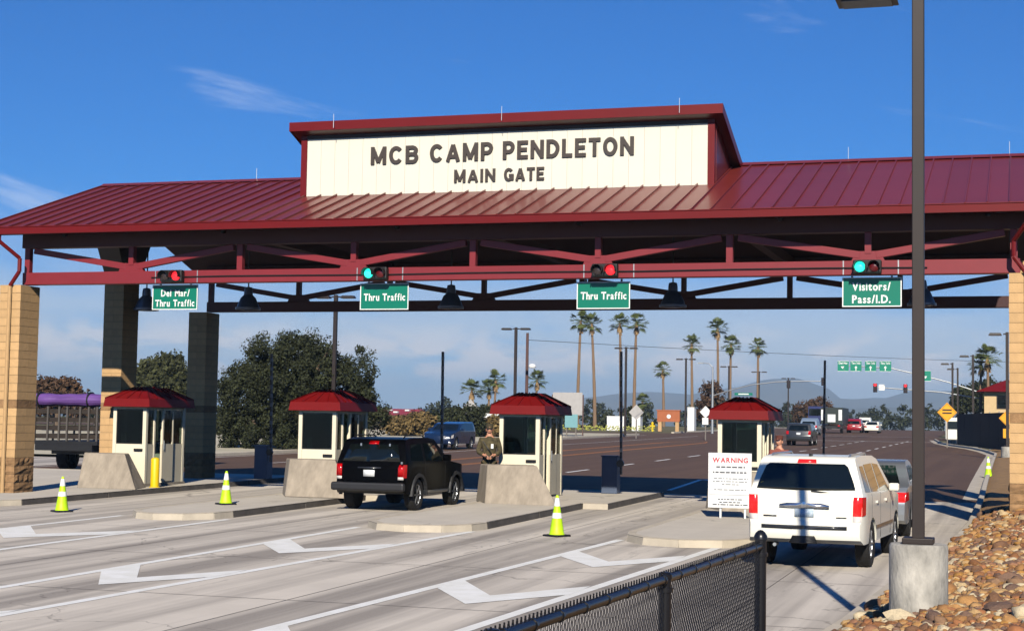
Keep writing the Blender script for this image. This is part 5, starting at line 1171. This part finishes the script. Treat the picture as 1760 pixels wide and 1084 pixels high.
def far_sign(x0,x1,z0,z1,word,arrow,label):
    t = thing('far_lane_sign',label,'sign',((x0+x1)/2,149.9,z0),group='green lane signs on the far mast arm'); MB().box(x0,x1,149.86,149.9,z0,z1).build('panel',sdgreen,t)
    for q in ((x0,x1,z0,z0+.03),(x0,x1,z1-.03,z1)): MB().box(q[0],q[1],149.845,149.857,q[2],q[3]).build('border',wsign,t)
    a, b = word; c = (x0+x1)/2; w_ = x1-x0
    if a: lettering(a, x0+.1, c-.04, 149.85, z1-.3, .2, wsign, t, bold=.006)
    if b: lettering(b, c+.04 if a else x0+.1, x1-.1, 149.85, z1-.3, .2, wsign, t, bold=.006)
    if arrow == 'u': MB().prism([(c-.04,149.855,z0+.08),(c+.04,149.855,z0+.08),(c+.04,149.855,z0+.32),(c+.14,149.855,z0+.32),(c,149.855,z0+.52),(c-.14,149.855,z0+.32),(c-.04,149.855,z0+.32)],(0,-.008,0)).build('arrow',wsign,t)
    else:
        sgn = -1 if arrow == 'l' else 1
        MB().bar((c-sgn*.15,149.85,z0+.1),(c-sgn*.02,149.85,z0+.36),.008,.07,(0,1,0)).build('arrow',wsign,t); MB().prism([(c+sgn*.22,149.855,z0+.45),(c-sgn*.1,149.855,z0+.46),(c+sgn*.06,149.855,z0+.22)],(0,-.008,0)).build('arrow_head',wsign,t)
far_sign(-15.99,-14.98,7.29,8.25,('Del','Mar'),'l','far green sign with an arrow bent left, leftmost of the row of four'); far_sign(-14.83,-13.83,7.29,8.25,('Thru','Traffic'),'u','far green arrow sign, second from the left of the row of four')
far_sign(-13.51,-12.52,7.29,8.25,('Thru','Traffic'),'u','far green arrow sign, third from the left of the row of four'); far_sign(-12.21,-11.17,7.29,8.25,('Thru','Traffic'),'u','far green arrow sign, rightmost of the row of four')
far_sign(-8.75,-7.67,6.44,7.4,('',''),'r','far green sign just right of the tall bronze lamp post')
sn = thing('street_name_sign','small green street name blade just above the fourth booth roof','sign',(-27.6,168,5.55)); MB().box(-28.6,-26.7,168,168.03,5.35,5.62).build('panel',sgreen,sn); MB().box(-28.2,-27.1,167.985,167.998,5.43,5.54).build('print_line',wsign,sn)
# utility pole with wire
up_ = thing('utility_pole','brown utility pole with a wire behind the third booth','pole',(-33.7,110,gz(110))); MB().tube((-33.7,110,gz(110)),(-33.7,110,8.5),.13,9,.1).build('pole',pm('brown_pole',srgb(92,66,60),.8,.1,4.),up_)
MB().path([(-33.7+ (x_:=i/12)*70,110+x_*130,8.0-3.2*x_*(1-x_)+x_*4) for i in range(13)],.018,5).build('wire',black_m,up_)
MB().lathe([(.0,.2),(.2,.16),(.28,0),(.24,-.1),(0,-.12)],(-33.3,110,6.1),14).build('camera_dome',wsign,up_,smooth=True)
# screened fence, tan building, far red roofs
sf = thing('screen_fence','black mesh screened fence on the right beyond the kerb','fence',(-2.5,115,gz(115))); A_, B_ = Vector((-4.5,125,0)), Vector((.6,97,0)); scr = pm('screen_cloth',srgb(24,24,24),.9,.15,3.)
n = 8
for k in range(n):
    a = A_+(B_-A_)*(k/n); b = A_+(B_-A_)*((k+.985)/n); MB().hexa([(a.x,a.y,gz(a.y)+.12),(b.x,b.y,gz(b.y)+.12),(b.x+.03,b.y+.02,gz(b.y)+.12),(a.x+.03,a.y+.02,gz(a.y)+.12),(a.x,a.y,3.25-.01*k),(b.x,b.y,3.25-.01*k),(b.x+.03,b.y+.02,3.25-.01*k),(a.x+.03,a.y+.02,3.25-.01*k)]).build('screen_panel',scr,sf)
    MB().tube((a.x+.05,a.y,gz(a.y)),(a.x+.05,a.y,3.3),.035,6).build('post',galv,sf)
tb_ = thing('gatehouse','tan building with a red hip roof behind the screen fence','building',(-.5,150,gz(150))); zb_ = gz(150)
MB().box(-3.0,4.5,148,156,zb_,5.55).build('wall',pm('tan_stucco',srgb(206,178,132),.9,.06,2.),tb_); MB().add([(-3.7,147.3,5.5),(5.2,147.3,5.5),(5.2,156.7,5.5),(-3.7,156.7,5.5),(-1.2,150,6.6),(2.6,150,6.6),(2.6,154,6.6),(-1.2,154,6.6)],[(0,1,5,4),(1,2,6,5),(2,3,7,6),(3,0,4,7),(4,5,6,7),(3,2,1,0)]).build('roof',bred,tb_)
for x in (-1.9,.2,2.2):
    w_ = MB().box(x-.05,x+1.15,147.95,148.03,4.0,5.2).build('window_frame',bark_m,tb_); MB().box(x+.03,x+1.07,147.93,147.96,4.08,5.12).build('pane',glass_d,w_)
wv = thing('van','white van half hidden by the diamond sign and the screen fence','van',(-5.0,133,gz(133))); MB().box(-5.6,-4.3,131,136,gz(133)+.35,gz(133)+2.1).build('body',pw_,wv,bevel=.1); MB().box(-5.45,-4.45,130.95,130.99,gz(133)+1.2,gz(133)+1.8).build('rear_window',glass_d,wv)
for x in (-5.5,-4.45): MB().lathe([(.15,-.09),(.33,-.08),(.33,.08),(.15,.09)],(x,132,gz(133)+.33),14,'x').build('wheel',rubber,wv)
far_red = pm('far_red_roof',srgb(150,50,62),.7,.1,.5)
def barn(x0,x1,y,z0,z1,l):
    t = thing('red_roof_building',l,'building',((x0+x1)/2,y,gz(y))); MB().box(x0+.5,x1-.5,y+1,y+9,gz(y)-.5,z0).build('wall',pm('far_wall',srgb(176,160,140),.9,.1,.5),t)
    rf = MB().prism([(x0,y,z0),(x0,y+5,z1),(x0,y+10,z0)],(x1-x0,0,0)).build('roof',far_red,t)
    k = 0; x = x0+1
    while x < x1-1.5:
        f = .35 if k % 2 else .65; MB().box(x,x+.9,y+5*f-.5,y+5*f+.3,z0+(z1-z0)*f+.02,z0+(z1-z0)*f+.32).build('roof_light',wsign,rf); x += 1.9; k += 1
    for i in range(5): xx = x0+1.5+i*(x1-x0-3)/5; MB().box(xx,xx+1.0,y+.94,y+.98,gz(y)+.4,z0-.5).build('window',glass_d,t)
barn(-127,-115.5,300,3.3,4.6,'long low building with a red roof and white roof lights behind the second booth'); barn(-97,-92.5,290,3.2,4.3,'small red roofed building left of the short palms')

# ------------------------------------------------------------------ people
camo = pm('camouflage_cloth', srgb(58,52,34), .9, .45, 14., col2=srgb(96,86,58), detail=3); camod = pm('camouflage_cap', srgb(70,62,42), .9, .4, 20., detail=3)
skin = pm('skin', srgb(196,140,112), .55, .06, 8.); hair = pm('hair_dark', srgb(44,32,26), .8, .1, 10.); boot = pm('boot', srgb(112,92,66), .8, .1, 8.)
def skin_obj(name, joints, edges, radii, mat, parent, root=0, sub=2):
    me = bpy.data.meshes.new(name); me.from_pydata([Vector(j) for j in joints], edges, []); me.update()
    o = bpy.data.objects.new(name, me); C.objects.link(o); o.parent = parent; me.materials.append(mat)
    m = o.modifiers.new('skin','SKIN'); m.use_smooth_shade = True; s = o.modifiers.new('sub','SUBSURF'); s.levels = sub; s.render_levels = sub
    for i, r_ in enumerate(radii):
        v = me.skin_vertices[0].data[i]; v.radius = (r_, r_) if not isinstance(r_, tuple) else r_; v.use_root = (i == root)
    return o
def person(label, loc, rz, top_m, trouser_m, cap_m, arms='front', s=1., gear=True, name='person'):
    t = thing(name, label, 'person', loc, rz); t.scale = (s,)*3
    # facing -y locally
    J = [(0,0,.95),(0,.0,1.12),(0,.0,1.32),(0,.005,1.46),(0,0,1.55),(0,-.01,1.66)]; E = [(0,1),(1,2),(2,3),(3,4),(4,5)]; Rd = [.11,.10,.10,.075,.055,.08]
    tors_idx = 3
    hands = {}
    for sd in (-1,1):
        b = len(J); el = (sd*.27,-.04,1.14); wr_ = (sd*.12,-.25,1.06) if arms == 'front' else (sd*.27,-.08,.9)
        J += [(sd*.19,.0,1.41), el, wr_]; E += [(3,b),(b,b+1),(b+1,b+2)]; Rd += [.05,.042,.034]; hands[sd] = b+2
        pd = Vector(wr_)-Vector(el); pd.normalize(); palm_ = Vector(wr_)+pd*.07
        J.append(tuple(palm_)); E.append((b+2,b+3)); Rd.append(.032); p = b+3
        sidev = Vector((0,0,1)) if arms == 'front' else Vector((0,1,0))
        for k, (off, ln) in enumerate(((.03,.075),(.01,.085),(-.01,.08),(-.03,.065))):
            q = palm_+sidev*off+pd*.035; q2 = q+pd*ln*.5+Vector((0,.0,-.01)); q3 = q2+pd*ln*.35+Vector((-sd*.02,0.01,-.015))
            o = len(J); J += [tuple(q),tuple(q2),tuple(q3)]; E += [(p,o),(o,o+1),(o+1,o+2)]; Rd += [.011,.0095,.008]
        o = len(J); q = palm_+sidev*.045-pd*.02; J += [tuple(q),tuple(q+pd*.03+sidev*.02)]; E += [(p,o),(o,o+1)]; Rd += [.012,.0095]
        b = len(J); J += [(sd*.1,0,.9),(sd*.105,-.015,.5),(sd*.11,.01,.08),(sd*.115,-.13,.04)]; E += [(0,b),(b,b+1),(b+1,b+2),(b+2,b+3)]; Rd += [.095,.062,.045,.035]
    body = skin_obj('body',J,E,Rd,skin,t,0,1)
    jj = [(0,0,.86),(0,0,1.02),(0,-.005,1.2),(0,0,1.36),(0,.0,1.46),(0,0,1.545)]; ee = [(0,1),(1,2),(2,3),(3,4),(4,5)]; rr = [(.19,.14),(.175,.13),(.19,.135),(.185,.125),(.11,.1),(.068,.07)]
    for sd in (-1,1):
        b = len(jj); a_ = hands[sd]; el = J[a_-1]; wr_ = J[a_]; jj += [(sd*.2,0,1.42),el,tuple(Vector(el)+(Vector(wr_)-Vector(el))*.9)]; ee += [(3,b),(b,b+1),(b+1,b+2)]; rr += [.085,.068,.052]
    skin_obj('jacket',jj,ee,rr,top_m,t,1)
    jj = [(0,0,.93)]; ee = []; rr = [(.165,.125)]
    for sd in (-1,1):
        b = len(jj); jj += [(sd*.1,0,.84),(sd*.108,-.015,.5),(sd*.112,.01,.12)]; ee += [(0,b),(b,b+1),(b+1,b+2)]; rr += [.11,.082,.07]
    skin_obj('trousers',jj,ee,rr,trouser_m,t,0)
    for sd in (-1,1): MB().hexa([(sd*.115-.05,-.17,0),(sd*.115+.05,-.17,0),(sd*.115+.05,.08,0),(sd*.115-.05,.08,0),(sd*.115-.04,-.15,.07),(sd*.115+.04,-.15,.07),(sd*.115+.045,.07,.16),(sd*.115-.045,.07,.16)]).build('boot',boot,t,local=True,bevel=.02)
    # head with face
    bm = bmesh.new(); bmesh.ops.create_uvsphere(bm, u_segments=20, v_segments=14, radius=1)
    for v in bm.verts:
        x, y, zz = v.co; wx = .074*(1-.18*max(0,-zz)); yy = y*.095
        if zz < -.2 and y < 0: yy *= 1-.12*(-zz)
        if abs(x) < .25 and y < -.7 and -.25 < zz < .15: yy -= .02*(1-abs(x)/.25)                 # nose
        if .05 < zz < .3 and y < -.5 and .2 < abs(x) < .6: yy += .012                               # eye sockets
        v.co = (x*wx, yy-.012, 1.665+zz*.118)
    me = bpy.data.meshes.new('head'); bm.to_mesh(me); bm.free(); hd = link('head',me,skin,t,smooth='all')
    for sd in (-1,1):
        MB().lathe([(0,0),(.012,.002),(.014,.008)],(sd*.03,-.098,1.685),10,'y').build('eye',wsign if not gear else black_m,hd,local=True)
        MB().add([(sd*.07,-.01,1.69),(sd*.09,.01,1.70),(sd*.088,.015,1.64),(sd*.07,.005,1.63)],[(0,1,2,3)]).build('ear',skin,hd,local=True)
    MB().box(-.025,.025,-.103,-.094,1.598,1.606).build('mouth',pm('lips',srgb(150,84,76),.6,.05,4.),hd,local=True)
    MB().lathe([(.08,1.68),(.082,1.72),(.07,1.77),(.03,1.79),(0,1.792)],(0,.012,0),18).build('hair',hair,hd,local=True,smooth=True)
    cp = MB().lathe([(.088,1.725),(.09,1.77),(.092,1.805),(.05,1.82),(0,1.822)],(0,.0,0),18).build('cap',cap_m,t,local=True,smooth=True)
    MB().hexa([(-.07,-.075,1.722),(.07,-.075,1.722),(.06,-.15,1.705),(-.06,-.15,1.705),(-.07,-.075,1.732),(.07,-.075,1.732),(.06,-.15,1.713),(-.06,-.15,1.713)]).build('peak',cap_m,cp,local=True)
    if gear:
        MB().box(.04,.10,-.165,-.15,1.22,1.33).build('badge',wsign,t,local=True); MB().path([(-.16,-.1,1.4),(-.02,-.16,1.2),(.12,-.14,1.0)],.012,6).build('sling',blackp,t,local=True)
        MB().box(-.09,.09,-.36,-.26,1.0,1.05).build('hand_scanner',blackp,t,local=True,bevel=.01); MB().box(-.07,.07,-.115,-.1,1.675,1.7).build('sunglasses',blackp,hd,local=True)
    return t
person('guard in camouflage and cap standing left of the third booth with hands at the waist',(-12.44,37.55,gz(37.6)+.11),R(18),camo,camo,camod,s=1.015)
person('guard with a cap mostly hidden behind the white SUV roof',(-5.33,37.5,gz(37.5)+.1-.12),R(-20),pm('rust_cloth',srgb(150,84,70),.9,.2,6.),camo,pm('dark_red_cap',srgb(96,52,44),.9,.2,6.),arms='down',gear=False)

# ------------------------------------------------------------------ haze: the sea air towards the hills
hz = MB().box(-8500,6500,-200,8800,-12,222).build('haze',None); hz['kind'] = 'stuff'; hz['label'] = 'pale sea haze over the land and hills'
hm = bpy.data.materials.new('haze_air'); hm.use_nodes = True; ht = hm.node_tree; ht.nodes.clear()
ho = ht.nodes.new('ShaderNodeOutputMaterial'); hv = ht.nodes.new('ShaderNodeVolumePrincipled'); hv.inputs['Color'].default_value = (.54,.76,1.,1); hv.inputs['Density'].default_value = .00020; hv.inputs['Anisotropy'].default_value = 0.
ht.links.new(hv.outputs[0], ho.inputs['Volume']); hz.data.materials.clear(); hz.data.materials.append(hm)
